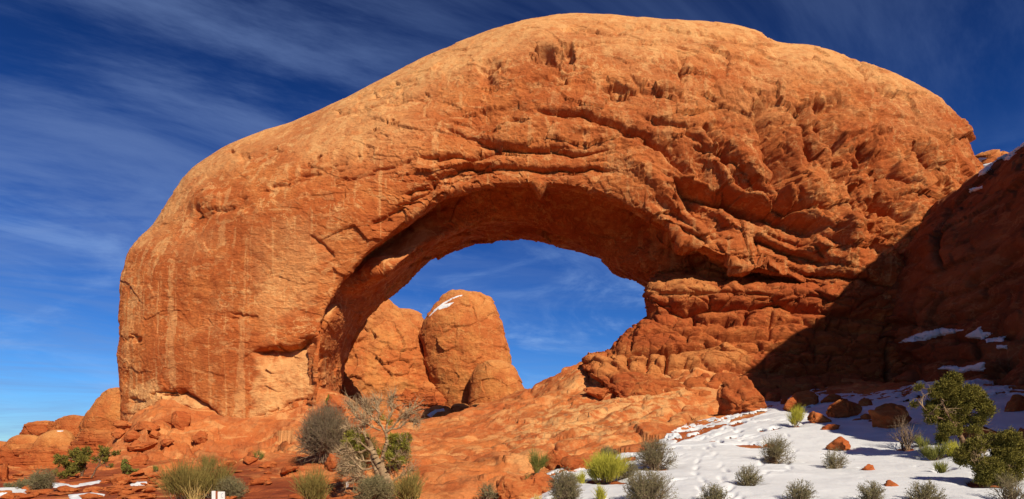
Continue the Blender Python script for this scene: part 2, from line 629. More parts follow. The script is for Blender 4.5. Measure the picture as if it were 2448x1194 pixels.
# where the ground is loose dirt (left foreground) and where it is bare slickrock
dirt = sstep(-70, 40, poly_sd(gu, gv, [(-900, 1105), (60, 1112), (230, 1118), (420, 1112), (560, 1100), (640, 1120), (720, 1140), (760, 1194), (800, 1400), (-900, 1400)]))
dirt = dirt * sstep(-0.22, 0.10, fbm(p3, (3.5, 2.0, 1), 4, 0.55, 19) + 0.05)
dirt = np.maximum(dirt, sstep(1.0, -12.0, GY))
near = sstep(4, 12, GY)
snowzone = sstep(-60, 60, poly_sd(gu, gv, [(1255, 1194), (1330, 1130), (1500, 1105), (1600, 1040), (1740, 1000), (1850, 955), (2500, 930), (2900, 1000), (2900, 1400), (1200, 1400)]))
slick = (1 - dirt) * (1 - snowzone)
w1 = fbm(p3, 5.0, 4, 0.5, 1)
warp = np.stack([fbm(p3, 3.0, 2, 0.5, 5), fbm(p3, 3.0, 2, 0.5, 6), 0 * w1], -1) * 1.2
ax = p3.copy()
ax[..., 0], ax[..., 1] = p3[..., 0] * 0.85 + p3[..., 1] * 0.5, p3[..., 1] * 0.85 - p3[..., 0] * 0.5      # bedding runs obliquely up the slope
axw = ax + warp
bil = np.abs(fbm(axw, (8.0, 3.2, 1), 3, 0.45, 2))
bil2 = np.abs(fbm(axw, (1.7, 0.8, 1), 3, 0.5, 8))
fc, fe = facet(axw, (2.6, 1.3, 1.0), 3)
tr = terrace(fbm(ax + warp * 0.5, (3.5, 2.2, 1), 4, 0.5, 4), 5)
fmask = sstep(-0.05, 0.35, fbm(p3, (6, 5, 1), 3, 0.5, 17))
fr_, fre_ = facet(p3 + 0.8 * warp, (3.2, 2.2, 1.0), 29)
fq_, fqe_ = facet(axw, (1.1, 0.6, 1.0), 30)
det = slick * (0.85 * bil + 0.05 * bil2 + 0.22 * fr_ - 0.20 * np.exp(-fre_ * 16) * sstep(-0.1, 0.3, fbm(p3, (5, 4, 1), 2, 0.5, 33)) + 0.06 * fq_ + fmask * (0.16 * fc - 0.12 * np.exp(-fe * 10)) + 0.30 * tr + 0.60 * w1 + 0.10 * terrace(fbm(axw, (1.6, 0.9, 1), 4, 0.6, 23), 5, 0.88))
fc2, fe2 = facet(p3 + warp * 0.3, (1.1, 0.6, 0.6), 9)
dz = fbm(p3, 0.9, 4, 0.55, 12)
lowl = sstep(-20, 60, poly_sd(gu, gv, [(-900, 1105), (60, 1112), (230, 1118), (420, 1112), (560, 1100), (640, 1120), (720, 1140), (760, 1194), (800, 1400), (-900, 1400)]))
legb = sstep(-10, 40, poly_sd(gu, gv, [(190, 1010), (300, 975), (460, 985), (590, 1050), (700, 1000), (800, 940), (900, 1010), (820, 1080), (640, 1110), (400, 1118), (200, 1110)])) * (GY > 20)
fb, feb = facet(p3 + 0.5 * warp, (2.3, 1.6, 1.0), 25)
fb2, feb2 = facet(p3 + 0.3 * warp, (0.9, 0.7, 0.6), 26)
det += legb * (0.55 * fb + 0.16 * fb2 - 0.40 * np.exp(-feb * 10) * sstep(-0.2, 0.2, fbm(p3, (4, 3, 1), 2, 0.5, 27)) - 0.05 * np.exp(-feb2 * 10) + 0.25 * terrace(fbm(axw, (3, 1.4, 1), 4, 0.55, 28), 4, 0.88))
det = det * (1 - 0.60 * lowl * (1 - legb)) + lowl * (1 - dirt) * 0.10
det += dirt * (0.16 * w1 + 0.10 * terrace(fbm(p3, (2.2, 1.2, 1), 3, 0.5, 13), 4) + 0.05 * dz)
det += snowzone * (0.12 * w1)
fade = sstep(160, 90, GY) * near
rfade = np.clip((GY + 6) / 24.0, 0.15, 1.0)
GZ = GZ + det * fade * rfade - 0.22 * slick * fade
# cracks and lips of the bare rock, traced where they run
jg = (6 * fbm(p3, 1.2, 3, 0.5, 21), 5 * fbm(p3, 1.2, 3, 0.5, 22))
for pts, dp, a_, b_ in [
    ([(1150, 1058), (1190, 1070), (1250, 1085)], .10, 2, 6), ([(1325, 1050), (1330, 1068), (1345, 1075), (1440, 1058)], .22, 3, 10),
    ([(980, 1065), (1060, 1040), (1160, 1030), (1260, 1000)], .16, 3, 14), ([(1030, 1110), (1110, 1095), (1200, 1105)], .12, 2, 10),
    ([(1000, 1150), (1080, 1160), (1180, 1150), (1240, 1170)], .14, 3, 12), ([(1460, 930), (1490, 915), (1560, 905)], .25, 3, 10),
    ([(1570, 1000), (1640, 960), (1690, 950)], .25, 3, 10), ([(1390, 875), (1410, 900), (1460, 905)], .2, 3, 10), ([(1630, 1000), (1660, 975), (1740, 950)], .3, 3, 12),
    ([(1640, 985), (1700, 965), (1800, 950)], .25, 3, 12), ([(1255, 920), (1290, 925), (1340, 912)], .22, 3, 8),
    ([(620, 1085), (700, 1060), (780, 1020)], .2, 2, 9), ([(560, 1090), (600, 1098), (660, 1080)], .2, 2, 9), ([(330, 1075), (400, 1085), (450, 1070)], .25, 2, 9),
    ([(600, 1045), (680, 1020), (740, 985), (790, 955)], .22, 2, 8), ([(380, 1040), (420, 1050), (470, 1042)], .25, 2, 8), ([(300, 1040), (350, 1050), (390, 1030), (410, 1000)], .3, 3, 10)]:
    GZ += notch(gu, gv, pts, dp, a_, b_, jg) * 1.6
GN = np.stack([GX, GY, GZ], -1).astype(F32)
dirt = np.maximum(dirt, 0.75 * snowzone * sstep(-0.3, 0.2, fbm(p3, 0.8, 3, 0.5, 24)))
tanm = slick * sstep(-40, 60, poly_sd(gu, gv, [(1200, 1010), (1330, 930), (1420, 860), (1600, 870), (1720, 930), (1620, 1000), (1500, 1060), (1350, 1080), (1230, 1080)])) * 0.9 + 0.30 * slick
gme = mesh_np('ground', GN, grid_faces(*GX.shape), True, {'dirt': np.clip(dirt - 0.55 * (fe2 < 0.12) * 0, 0, 1), 'tan': tanm})
ground = link('ground', gme, M_GROUND)
tag(ground, 'orange slickrock slope and red dirt below the arch', 'ground', kind='structure')
LOGY = np.log(yy + APEX)


def ground_z(x, y):
    j = np.interp(math.log(y + APEX), LOGY, np.arange(len(yy)))
    i = np.interp(x / (y + APEX), rr, np.arange(len(rr)))
    j0, i0 = min(int(j), len(yy) - 2), min(int(i), len(rr) - 2)
    a, b = j - j0, i - i0
    return float((GZ[j0, i0] * (1 - b) + GZ[j0, i0 + 1] * b) * (1 - a) + (GZ[j0 + 1, i0] * (1 - b) + GZ[j0 + 1, i0 + 1] * b) * a)


def on_ground(u, v, y0=6.0, y1=75.0):
    """the ground point seen at a photo pixel"""
    k, s = (u - CU) / FPX, (HV - v) / FPX
    y = y0
    while y < y1:
        if ground_z(k * y, y) > s * y:
            break
        y += 0.06 + y * 0.003
    return Vector((k * y, y, ground_z(k * y, y)))


# ================================================================== LOFTED ROCK
def loft(name, ctrl, nr, nc, closed=False):
    """ctrl[row][col] control points -> dense grid"""
    C = np.array(ctrl, np.float64)
    G = spline(C, nr, 0, closed)
    G = spline(G, nc, 1)
    return G.astype(F32)


def cut_snow(host, G, N, th, name, label):
    """a snow patch lying on the part of a rock grid where th > 0 (metres of snow)"""
    nr, nc = th.shape
    f = grid_faces(nr, nc)
    keep = (th.ravel()[f] > -0.02).all(1)
    f = f[keep]
    if len(f) == 0:
        print('no snow for', label)
        return None
    ids, inv = np.unique(f, return_inverse=True)
    f = inv.reshape(-1, 4).astype(np.int32)
    if label:                                   # one patch is one piece: keep the largest
        lab = np.arange(len(ids))
        for _ in range(400):
            m = lab[f].min(1)
            new = lab.copy()
            for c in range(4):
                np.minimum.at(new, f[:, c], m)
            if (new == lab).all():
                break
            lab = new[new]
        cnt = np.bincount(lab[f[:, 0]])
        f = f[lab[f[:, 0]] == cnt.argmax()]
        sub, inv = np.unique(f, return_inverse=True)
        ids, f = ids[sub], inv.reshape(-1, 4).astype(np.int32)
    V = (G + N * th[..., None]).reshape(-1, 3)[ids]
    me = mesh_np(name, V, f)
    o = link(name, me, M_SNOW)
    tag(o, label, 'snow patch')
    return o


# ------------------------------------------------------------------ the arch
ST = [  # outer silhouette | front lip | crease behind the lip | inner ledge | edge of the opening      (photo pixels)
    ((290, 1140), (742, 1140), (748, 1140), (766, 1140), (800, 1140)),
    ((285, 1000), (745, 1000), (750, 1000), (764, 1000), (802, 1000)),
    ((281, 930), (749, 930), (754, 930), (764, 930), (803, 925)),
    ((282, 850), (752, 850), (757, 850), (766, 848), (812, 862)),
    ((286, 740), (757, 770), (763, 772), (785, 765), (850, 785)),
    ((305, 605), (800, 682), (806, 686), (830, 705), (915, 715)),
    ((370, 535), (870, 608), (878, 616), (905, 652), (960, 680)),
    ((440, 425), (930, 560), (938, 572), (955, 622), (1000, 640)),
    ((540, 350), (990, 512), (998, 526), (1015, 580), (1045, 605)),
    ((700, 290), (1050, 472), (1058, 490), (1082, 548), (1100, 580)),
    ((900, 198), (1130, 448), (1138, 470), (1150, 525), (1160, 564)),
    ((1100, 102), (1210, 440), (1214, 464), (1217, 520), (1220, 563)),
    ((1260, 47), (1290, 436), (1288, 462), (1284, 520), (1280, 570)),
    ((1420, 35), (1380, 448), (1374, 472), (1358, 532), (1340, 583)),
    ((1590, 48), (1470, 478), (1460, 504), (1432, 558), (1400, 601)),
    ((1780, 66), (1560, 520), (1546, 546), (1500, 590), (1450, 624)),
    ((1824, 79), (1585, 534), (1570, 558), (1519, 598), (1463, 631)),
    ((1852, 97), (1602, 543), (1586, 568), (1533, 604), (1472, 636)),
    ((1960, 112), (1650, 570), (1634, 592), (1575, 622), (1500, 650)),
    ((2105, 165), (1730, 612), (1712, 630), (1640, 650), (1545, 672)),
    ((2220, 222), (1830, 648), (1810, 664), (1740, 690), (1600, 715)),
    ((2310, 297), (1960, 690), (1930, 710), (1860, 740), (1750, 790)),
    ((2352, 390), (2100, 740), (2060, 760), (2000, 790), (1950, 830)),
    ((2410, 540), (2230, 800), (2200, 815), (2150, 840), (2120, 880)),
    ((2480, 760), (2380, 900), (2350, 920), (2320, 940), (2300, 980)),
]
rows = [[] for _ in range(13)]
for k, (O, L, A, S, E) in enumerate(ST):
    lift_ = 16 * math.exp(-((k - 11.5) / 4.0) ** 2)
    E = (E[0] - 12 * math.exp(-((k - 6.5) / 2.5) ** 2), E[1] - lift_ - 8 * math.exp(-((k - 6.5) / 2.5) ** 2))
    S = (S[0], S[1] - lift_ * 0.5)
    t = k / (len(ST) - 1)
    leg = sstep(7.5, 3.5, np.float64(k))            # 1 on the left leg
    rt = sstep(15.0, 21.0, np.float64(k))
    Yf = 48.6 + 0.8 * leg - 0.3 * rt
    YO = 57.0 - 3.0 * leg - 1.0 * rt
    YA = 54.6 - 4.2 * leg - 2.2 * rt
    YS = 56.2 - 5.2 * float(np.exp(-((k - 6.5) / 2.2) ** 2)) - 4.4 * leg * (k < 5) - 3.2 * rt
    YE = 59.2 - 1.8 * leg - 2.0 * rt
    pts = [P(O[0], O[1], YO)]
    for w, dY in ((0.05, 0.66), (0.17, 0.36), (0.34, 0.16), (0.60, 0.02), (0.86, -0.015)):
        w2 = w
        u = O[0] + (L[0] - O[0]) * w2
        v = O[1] + (L[1] - O[1]) * w2
        pts.append(P(u, v, Yf + (YO - Yf) * dY))
    pts.append(P(L[0], L[1], Yf + 0.25))
    pts.append(P(A[0], A[1], YA))
    pts.append(P(S[0], S[1], YS))
    pts.append(P(E[0], E[1], YE))
    e = np.array(pts[-1])
    o = np.array(pts[0])
    out = (o - e)
    out[1] = 0
    pts.append(tuple(e + np.array([0, 5.0, 0]) + out * 0.05))
    pts.append(tuple(e * 0.5 + o * 0.5 + np.array([0, 9.0, 0])))
    pts.append(tuple(o * 0.96 + e * 0.04 + np.array([0, 5.0, -1.0])))
    for j in range(13):
        rows[j].append(pts[j])
NR, NCOL = 940, 1900
AG = loft('arch', rows, NR, NCOL, closed=True)
AN = grid_normals(AG, True)
if AN[NR // 4, NCOL // 2, 1] > 0:
    AN = -AN
au, av = proj(AG)
front = (AN[..., 1] < 0.35)
ju = 7 * fbm(AG, 1.6, 3, 0.55, 31)
jv = 7 * fbm(AG, 1.6, 3, 0.55, 32)
J = (ju, jv)
rough = 0.16 + 0.50 * sstep(650, 1150, au) + 0.34 * sstep(1450, 1800, au)
H = np.zeros(au.shape, F32)
wv = np.stack([fbm(AG, 4.0, 3, 0.5, 41), fbm(AG, 4.0, 3, 0.5, 42), fbm(AG, 4.0, 3, 0.5, 43)], -1)
big = fbm(AG, (10, 10, 6.5), 3, 0.45, 1)
calm = 1 - 0.85 * sstep(0.35, 0.75, AN[..., 2]) * (AN[..., 1] < 0.9)      # the crest is wind-smoothed
H += 0.50 * big * (0.5 + 0.5 * rough)
# oblique slabs on the right half
ob = np.stack([AG[..., 0] * 0.80 + AG[..., 2] * 0.60, AG[..., 1], AG[..., 2] * 0.80 - AG[..., 0] * 0.60], -1)
rp0 = (np.arange(NR)[:, None] / NR) + 0 * au
rr_ = sstep(1560, 1850, au + 0.5 * (av - 300)) * sstep(120, 260, av) * np.clip(sstep(0.03, 0.12, rp0) - sstep(0.86, 0.93, rp0), 0.12, 1)
s1, se1 = facet(ob + wv * 0.5, (2.7, 4.0, 6.0), 21)
H += rr_ * calm * (0.40 * s1 - 0.08 * np.exp(-se1 * 12) + 0.55 * fbm(ob, (4.5, 6, 11), 2, 0.4, 3))
# broken faces
f1, e1 = facet(AG + wv * 0.7, (4.0, 3.6, 2.3), 1)
f2, e2 = facet(AG + wv * 0.3, (1.35, 1.3, 0.75), 2)
patch = sstep(-0.1, 0.30, fbm(AG, (5, 5, 4), 3, 0.5, 8))
H += rough * calm * (0.52 * f1 * (1 - 0.35 * rr_) + 0.13 * f2 * patch - 0.03 * np.exp(-e1 * 16))
# shell-like flakes
fl = terrace(fbm(AG + wv * 0.3, (4.2, 4.0, 3.0), 5, 0.55, 5), 6.0, 0.90)
fl2 = terrace(fbm(AG, (1.9, 1.8, 1.4), 4, 0.58, 6), 5.0, 0.90)
H += calm * ((0.28 + 0.6 * rough) * 0.75 * fl + 0.22 * fl2 * (0.35 + 0.65 * rough) * (0.35 + 0.65 * patch))
f3, e3 = facet(AG + wv * 0.15, (0.75, 0.7, 0.40), 14)
H += calm * (0.01 + 0.06 * rough * (1 - 0.5 * rr_)) * f3 * (0.1 + 0.9 * patch)
fl3 = terrace(fbm(AG, (0.9, 0.9, 0.7), 3, 0.55, 15), 4.0, 0.88)
H += 0.11 * fl3 * (0.45 + 0.55 * rough) * calm * (1 - 0.45 * rr_)
# thin bedding lines that follow the sag of the strata
sag = AG[..., 2] + 0.55 * fbm(AG, (9, 9, 9), 2, 0.5, 16) + 0.012 * (AG[..., 0] - 4) ** 2 * 0.5
bed = fbm(np.stack([sag * 0, sag * 0 + 3.3, sag], -1).astype(F32), 0.55, 3, 0.6, 17)
H += 0.10 * terrace(bed, 3, 0.85) * calm * (0.25 + 0.75 * rough) * sstep(-0.2, 0.3, fbm(AG, (7, 7, 5), 2, 0.5, 18))
H += 0.05 * fbm(AG, 0.5, 4, 0.6, 7) * (0.35 + rough) * (0.3 + 0.7 * calm)
ju = ju + 9 * f2
jv = jv + 7 * f2
J = (ju, jv)
# weathered rounded beds along the crest
crest = 1 - sstep(0.0, 0.16, np.abs(((np.arange(NR)[:, None] / NR) + 0 * au) - 0.0))
# traced cracks, ledges and undercuts
LINES = [
    ([(1000, 385), (1060, 378), (1120, 372), (1180, 352), (1260, 355), (1330, 350), (1400, 355), (1500, 345)], 1.0, 4, 13),
    ([(1035, 425), (1100, 400), (1190, 395), (1250, 400), (1330, 408), (1420, 400), (1480, 410)], .8, 4, 12),
    ([(1270, 258), (1340, 262), (1400, 270), (1460, 290), (1500, 305), (1545, 310), (1580, 345), (1620, 380), (1650, 420)], 1.1, 4, 14),
    ([(1520, 270), (1580, 285), (1640, 300), (1680, 330), (1700, 365)], .6, 4, 10),
    ([(1650, 335), (1720, 355), (1780, 390), (1830, 420), (1870, 440)], .9, 5, 16),
    ([(1600, 400), (1660, 430), (1740, 440), (1800, 470), (1880, 490), (1930, 520), (2000, 560), (2050, 620)], .8, 5, 16),
    ([(890, 545), (930, 510), (990, 480), (1040, 450)], .7, 4, 14),
    ([(780, 440), (860, 415), (930, 400), (1000, 385)], .35, 3, 10),
    ([(960, 460), (1030, 445), (1040, 425)], .7, 4, 10),
    ([(605, 848), (640, 830), (660, 832), (690, 836), (720, 822), (752, 798)], 1.3, 3, 34),
    ([(375, 942), (410, 938), (440, 934), (465, 950), (495, 975), (530, 1000)], .8, 3, 16),
    ([(300, 955), (335, 960), (360, 948), (375, 940)], .45, 3, 12),
    ([(300, 992), (345, 985), (400, 985), (450, 985), (490, 1005), (520, 1030), (560, 1042), (595, 1052), (640, 1035), (700, 1000), (760, 965), (800, 940)], .9, 4, 10),
    ([(590, 1010), (640, 1000), (690, 970), (740, 945)], .4, 3, 8), ([(520, 1015), (560, 1022), (590, 1030)], .4, 3, 8),
    ([(545, 760), (575, 758), (620, 754)], .25, 3, 10), ([(740, 560), (780, 590), (800, 620)], .3, 3, 14),
    ([(610, 455), (660, 445), (700, 430), (760, 410), (830, 385), (900, 350)], .35, 3, 16),
    ([(430, 545), (480, 510), (540, 500), (600, 470)], .35, 4, 16),
    ([(560, 375), (640, 360), (680, 350)], .3, 3, 10), ([(830, 235), (900, 225), (960, 205), (1010, 185)], .35, 3, 9),
    ([(800, 272), (850, 262), (920, 240), (990, 230), (1050, 215)], .35, 3, 9),
    ([(1060, 300), (1140, 325), (1200, 340)], .6, 4, 12), ([(1130, 340), (1180, 335), (1195, 350)], .5, 4, 8),
    ([(1330, 75), (1380, 60), (1460, 75), (1530, 62), (1600, 68), (1700, 80), (1780, 88), (1830, 88)], .45, 3, 9),
    ([(1500, 110), (1580, 95), (1650, 88), (1720, 92)], .35, 3, 8), ([(1620, 115), (1630, 150), (1640, 185)], .6, 6, 6),
    ([(1500, 180), (1540, 215), (1600, 225), (1660, 245)], .4, 4, 9), ([(1240, 210), (1300, 190), (1360, 170), (1400, 150)], .5, 6, 20),
    ([(1620, 640), (1700, 625), (1760, 622), (1800, 635)], .6, 4, 10), ([(1560, 672), (1650, 668), (1760, 662), (1860, 655), (1960, 655), (2060, 665), (2150, 690)], 1.2, 5, 7),
    ([(1830, 545), (1900, 560), (1960, 590), (2020, 640)], .6, 4, 14), ([(2080, 530), (2110, 560), (2150, 600)], .9, 5, 14),
    ([(2100, 455), (2150, 480), (2190, 520)], .8, 5, 14), ([(2200, 340), (2230, 380), (2240, 410)], .8, 6, 6), ([(2060, 340), (2100, 370), (2160, 400), (2200, 430)], .8, 5, 14),
    ([(2240, 470), (2280, 490), (2320, 500)], .4, 4, 8), ([(2285, 420), (2300, 440), (2330, 450)], .4, 4, 8),
    ([(2055, 150), (2070, 165), (2080, 180)], .7, 5, 6), ([(2110, 185), (2130, 210), (2150, 215)], .6, 5, 6), ([(2010, 130), (2040, 140), (2065, 148)], .4, 3, 8),
    ([(290, 815), (320, 800), (335, 812)], .3, 3, 6),
]
RIBS = [
    ([(1796, 226), (1822, 270), (1838, 316), (1857, 360), (1879, 388), (1877, 436)], 3.4, 58, 5), ([(1920, 224), (1931, 272), (1949, 316), (1972, 356)], 2.4, 28, 4),
    ([(1970, 206), (1978, 272), (1993, 301), (2028, 328)], 2.6, 40, 4), ([(2006, 318), (2023, 360), (2019, 408)], 2.2, 46, 5), ([(2072, 314), (2093, 360), (2133, 390), (2156, 406)], 2.4, 38, 4),
    ([(2194, 326), (2225, 371), (2248, 402)], 1.4, 13, 4), ([(2044, 418), (2056, 471), (2067, 516)], 2.5, 54, 5), ([(2104, 458), (2152, 496), (2192, 516)], 1.8, 24, 5),
    ([(1738, 394), (1798, 434), (1842, 434), (1872, 470), (1912, 489), (1956, 474), (2014, 508)], 1.9, 34, 5),
    ([(1610, 420), (1664, 436), (1723, 450), (1756, 446), (1865, 480), (1928, 505), (1990, 530)], 2.5, 4, 62), ([(1810, 556), (1886, 584), (1928, 601), (2000, 624)], 1.5, 4, 40),
    ([(1686, 292), (1720, 340), (1735, 384)], 1.5, 30, 4), ([(1640, 470), (1700, 520), (1720, 580)], 1.1, 34, 5), ([(2086, 534), (2130, 572), (2154, 610)], 2.0, 30, 4),
    ([(1526, 328), (1600, 350), (1640, 400), (1704, 424)], 1.4, 28, 5), ([(2120, 575), (2160, 600), (2180, 630)], 1.2, 24, 4),
]
LINES += RIBS
for pts, dp, a_, b_ in LINES:
    H += notch(au, av, pts, dp, a_, b_, J) * front
HOL_ = [  # scooped hollows: centre, radii, turn, depth
    ((1880, 340), 95, 30, 62, 2.0), ((1905, 430), 60, 34, 70, 1.4), ((1935, 300), 70, 16, 68, 1.3), ((2015, 255), 42, 22, 40, 1.5), ((2005, 300), 30, 24, 60, 1.1),
    ((2055, 345), 60, 26, 25, 1.4), ((2110, 400), 55, 22, 35, 1.4), ((2050, 480), 45, 24, 60, 1.2), ((1980, 500), 70, 28, 58, 1.5), ((2140, 520), 55, 22, 40, 1.4), ((2075, 550), 55, 20, 50, 1.2),
    ((1700, 400), 60, 20, 45, 0.8), ((1790, 480), 95, 22, 28, 1.0), ((1700, 500), 70, 26, 40, 0.8), ((1310, 130), 42, 22, 10, 1.5), ((1360, 118), 16, 12, 0, .7), ((1480, 215), 35, 14, 10, .9),
    ((1170, 160), 30, 14, 0, .6), ((1160, 190), 20, 20, 0, .5), ((940, 295), 8, 9, 0, .6), ((905, 315), 6, 7, 0, .6), ((762, 378), 7, 8, 0, .5), ((740, 395), 4, 4, 0, .3), ((550, 360), 5, 6, 0, .3),
    ((1100, 420), 70, 18, -20, .6), ((1430, 330), 80, 22, 8, .5), ((1180, 280), 90, 24, -15, .6), ((326, 812), 12, 10, 0, .5), ((2220, 375), 34, 10, 62, 1.0), ((2260, 440), 20, 10, 55, .6), ((2320, 460), 22, 10, 55, .5),
    ((1640, 560), 60, 16, 22, .6), ((1600, 500), 60, 14, 28, .5), ((700, 900), 70, 90, 10, .5)]
HOL = [h_ for h_ in HOL_ if not (1820 < h_[0][0] < 2150 and 240 < h_[0][1] < 560)]
for c, rx, ry, an, dp, in HOL:
    H += hollow(au + 1.3 * ju, av + 1.3 * jv, c, rx, ry, an, dp * 0.95, 2.6) * front
# proud knobs and slabs
for c, rx, ry, an, dp in [((1895, 440), 14, 34, -8, 1.2), ((1755, 640), 60, 16, 4, .8), ((1620, 580), 46, 18, 18, 1.3), ((1560, 420), 70, 22, 40, .7), ((1780, 370), 70, 40, 55, .9), ((2035, 560), 22, 60, 8, 1.2),
                          ((2120, 580), 50, 18, 50, 1.0), ((1290, 452), 14, 16, 0, .9), ((490, 480), 40, 20, -30, .5), ((2110, 330), 20, 60, 20, .6), ((1960, 440), 26, 70, -18, .7), ((900, 640), 50, 14, -25, .6)]:
    H -= hollow(au + ju, av + jv, c, rx, ry, an, dp, 1.5) * front
AV = AG + AN * H[..., None]
# bleached crest, pale scars; dark varnish
rowpos = (np.arange(NR)[:, None] / NR) + 0 * au
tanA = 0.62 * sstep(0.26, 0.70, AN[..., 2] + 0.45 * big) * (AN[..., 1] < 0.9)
tanA = np.maximum(tanA, 0.62 * sstep(-6, 10, poly_sd(au + ju, av + jv, [(600, 925), (612, 860), (655, 845), (752, 812), (752, 935), (700, 965), (640, 995), (600, 985)])) * front)
tanA = np.maximum(tanA, 0.8 * sstep(-5, 8, poly_sd(au + ju, av + jv, [(310, 915), (370, 905), (385, 935), (440, 940), (500, 980), (560, 1010), (590, 1045), (520, 1025), (450, 980), (310, 985)])) * front)
tanA = np.maximum(tanA, 0.7 * sstep(-5, 8, poly_sd(au + ju, av + jv, [(590, 985), (650, 965), (690, 960), (670, 1000), (600, 1040)])) * front)
tanA = np.maximum(tanA, 0.35 * sstep(-30, 30, poly_sd(au + ju * 3, av + jv * 3, [(620, 560), (720, 530), (790, 590), (760, 720), (640, 800), (600, 700)])) * front)
tanA = np.maximum(tanA, 0.35 * sstep(0.15, 0.45, fl2 * 3) * front)
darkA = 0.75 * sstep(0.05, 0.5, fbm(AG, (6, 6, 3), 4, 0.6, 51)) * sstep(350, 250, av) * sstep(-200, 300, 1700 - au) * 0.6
darkA = np.maximum(darkA, 0.8 * hollow(au, av, (1300, 135), 90, 40, 0, -1.0, 1))
darkA = np.maximum(darkA, 0.45 * sstep(-8, 8, poly_sd(au + ju, av + jv, [(420, 610), (520, 515), (640, 500), (700, 560), (640, 690), (560, 760), (470, 750), (420, 690)])) * front)
darkA = np.maximum(darkA, 0.4 * sstep(-8, 8, poly_sd(au + ju, av + jv, [(360, 840), (450, 800), (560, 800), (620, 830), (600, 900), (560, 960), (460, 940), (380, 930)])) * front)
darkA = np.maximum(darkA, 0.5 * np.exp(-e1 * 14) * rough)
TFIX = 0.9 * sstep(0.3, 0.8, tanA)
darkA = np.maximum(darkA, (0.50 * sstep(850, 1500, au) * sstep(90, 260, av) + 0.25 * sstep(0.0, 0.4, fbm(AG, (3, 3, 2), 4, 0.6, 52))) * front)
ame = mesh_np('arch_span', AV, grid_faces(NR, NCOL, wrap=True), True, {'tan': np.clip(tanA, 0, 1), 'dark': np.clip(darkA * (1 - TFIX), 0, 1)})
arch = empty('rock_arch', P(1224, 1000, 52))
tag(arch, 'huge orange sandstone arch with a wide oval window', 'rock arch')


def child(name, me, mat, par):
    o = link(name, me, mat, par)
    o.matrix_parent_inverse.identity()
    o.location = -par.location
    return o


child('arch_span', ame, M_ARCH, arch)

# ------------------------------------------------------------------ layered pedestal under the right foot
prow = [(636, 1610, 57.0), (664, 1556, 53.5), (684, 1546, 51.6), (712, 1536, 51.4), (744, 1546, 51.0), (775, 1512, 50.2), (805, 1478, 49.4), (842, 1408, 48.8), (866, 1392, 48.2), (890, 1400, 46.6), (925, 1440, 44.6), (1000, 1500, 42.5)]
ctrl = []
for v, ul, Y in prow:
    r = [P(ul + 60, v - 6, Y + 9), P(ul + 10, v - 2, Y + 5), P(ul, v, Y + 2.4), P(ul + 22, v + 3, Y + 0.8)]
    for du, dY in ((90, 0.0), (190, -0.5), (300, -0.8), (420, -1.0), (540, -1.3), (660, -1.8), (780, -2.5)):
        r.append(P(ul + du + (1560 - ul) * (du / 780.0), v + (6 if v > 700 else 0) * du / 400.0 + du * 0.03, Y + dY))
    ctrl.append(r)
ctrl = [[(x_ * (y_ - 2.2) / y_, y_ - 2.2, z_ * (y_ - 2.2) / y_) for x_, y_, z_ in r_] for r_ in ctrl]
PG = loft('pedestal', ctrl, 420, 900)
PN = grid_normals(PG)
if PN[210, 500, 1] > 0:
    PN = -PN
pu, pv = proj(PG)
jp = (6 * fbm(PG, 1.2, 3, 0.5, 61), 8 * fbm(PG, (2.2, 2.2, 1.0), 3, 0.5, 62))
HP = 0.30 * fbm(PG, (4, 4, 2), 3, 0.5, 63)
BED = [([(1540, 712), (1640, 735), (1700, 728), (1790, 725), (1860, 718), (1950, 735), (2050, 745), (2200, 760)], .9, 5, 9),
       ([(1530, 752), (1600, 765), (1680, 755), (1800, 765), (1900, 760), (2050, 775), (2200, 790)], .55, 4, 8),
       ([(1480, 800), (1560, 782), (1650, 780), (1740, 790), (1850, 795), (2000, 805), (2200, 830)], .6, 4, 8),
       ([(1400, 845), (1460, 826), (1530, 826), (1600, 830), (1660, 815), (1740, 800), (1800, 812), (1900, 820), (2050, 830), (2200, 850)], 1.1, 6, 8),
       ([(1400, 868), (1500, 874), (1560, 872), (1640, 868), (1720, 880), (1800, 868), (1900, 875), (2050, 880), (2200, 895)], .5, 4, 9),
       ([(1548, 690), (1620, 700), (1700, 695), (1780, 690), (1850, 705)], .4, 3, 6)]
for pts, dp, a_, b_ in BED:
    HP += notch(pu, pv, pts, dp * 1.45, a_, b_ * 1.2, jp)
for pts, dp in [([(1420, 800), (1415, 830)], .4), ([(1497, 832), (1502, 868)], .9), ([(1552, 836), (1545, 872)], .9), ([(1600, 834), (1592, 872)], 1.1), ([(1668, 735), (1655, 768)], 1.0), ([(1795, 735), (1785, 765)], 1.0),
                ([(1700, 700), (1702, 725)], .6), ([(1680, 775), (1720, 790)], .6), ([(1510, 790), (1505, 822)], .6), ([(1850, 740), (1845, 800)], .5), ([(1710, 880), (1690, 910)], 1.0), ([(2130, 800), (2125, 960)], 1.1), ([(1960, 800), (1955, 860)], .6)]:
    HP += notch(pu, pv, pts, dp, 4, 5, jp)
wp = np.stack([fbm(PG, 2.0, 2, 0.5, 64), fbm(PG, 2.0, 2, 0.5, 65), fbm(PG, 2.0, 2, 0.5, 66)], -1)
pf, pe = facet(PG + 0.6 * wp, (2.4, 2.2, 1.05), 7)
pf2, pe2 = facet(PG + 0.3 * wp, (0.9, 0.9, 0.42), 8)
HP += 0.34 * pf + 0.13 * pf2 - 0.34 * np.exp(-pe * 8) - 0.07 * np.exp(-pe2 * 9) + 0.22 * terrace(fbm(PG, (3, 3, 0.9), 3, 0.5, 67), 5)
HP += 0.05 * fbm(PG, 0.4, 3, 0.6, 68)
PV = PG + PN * HP[..., None]
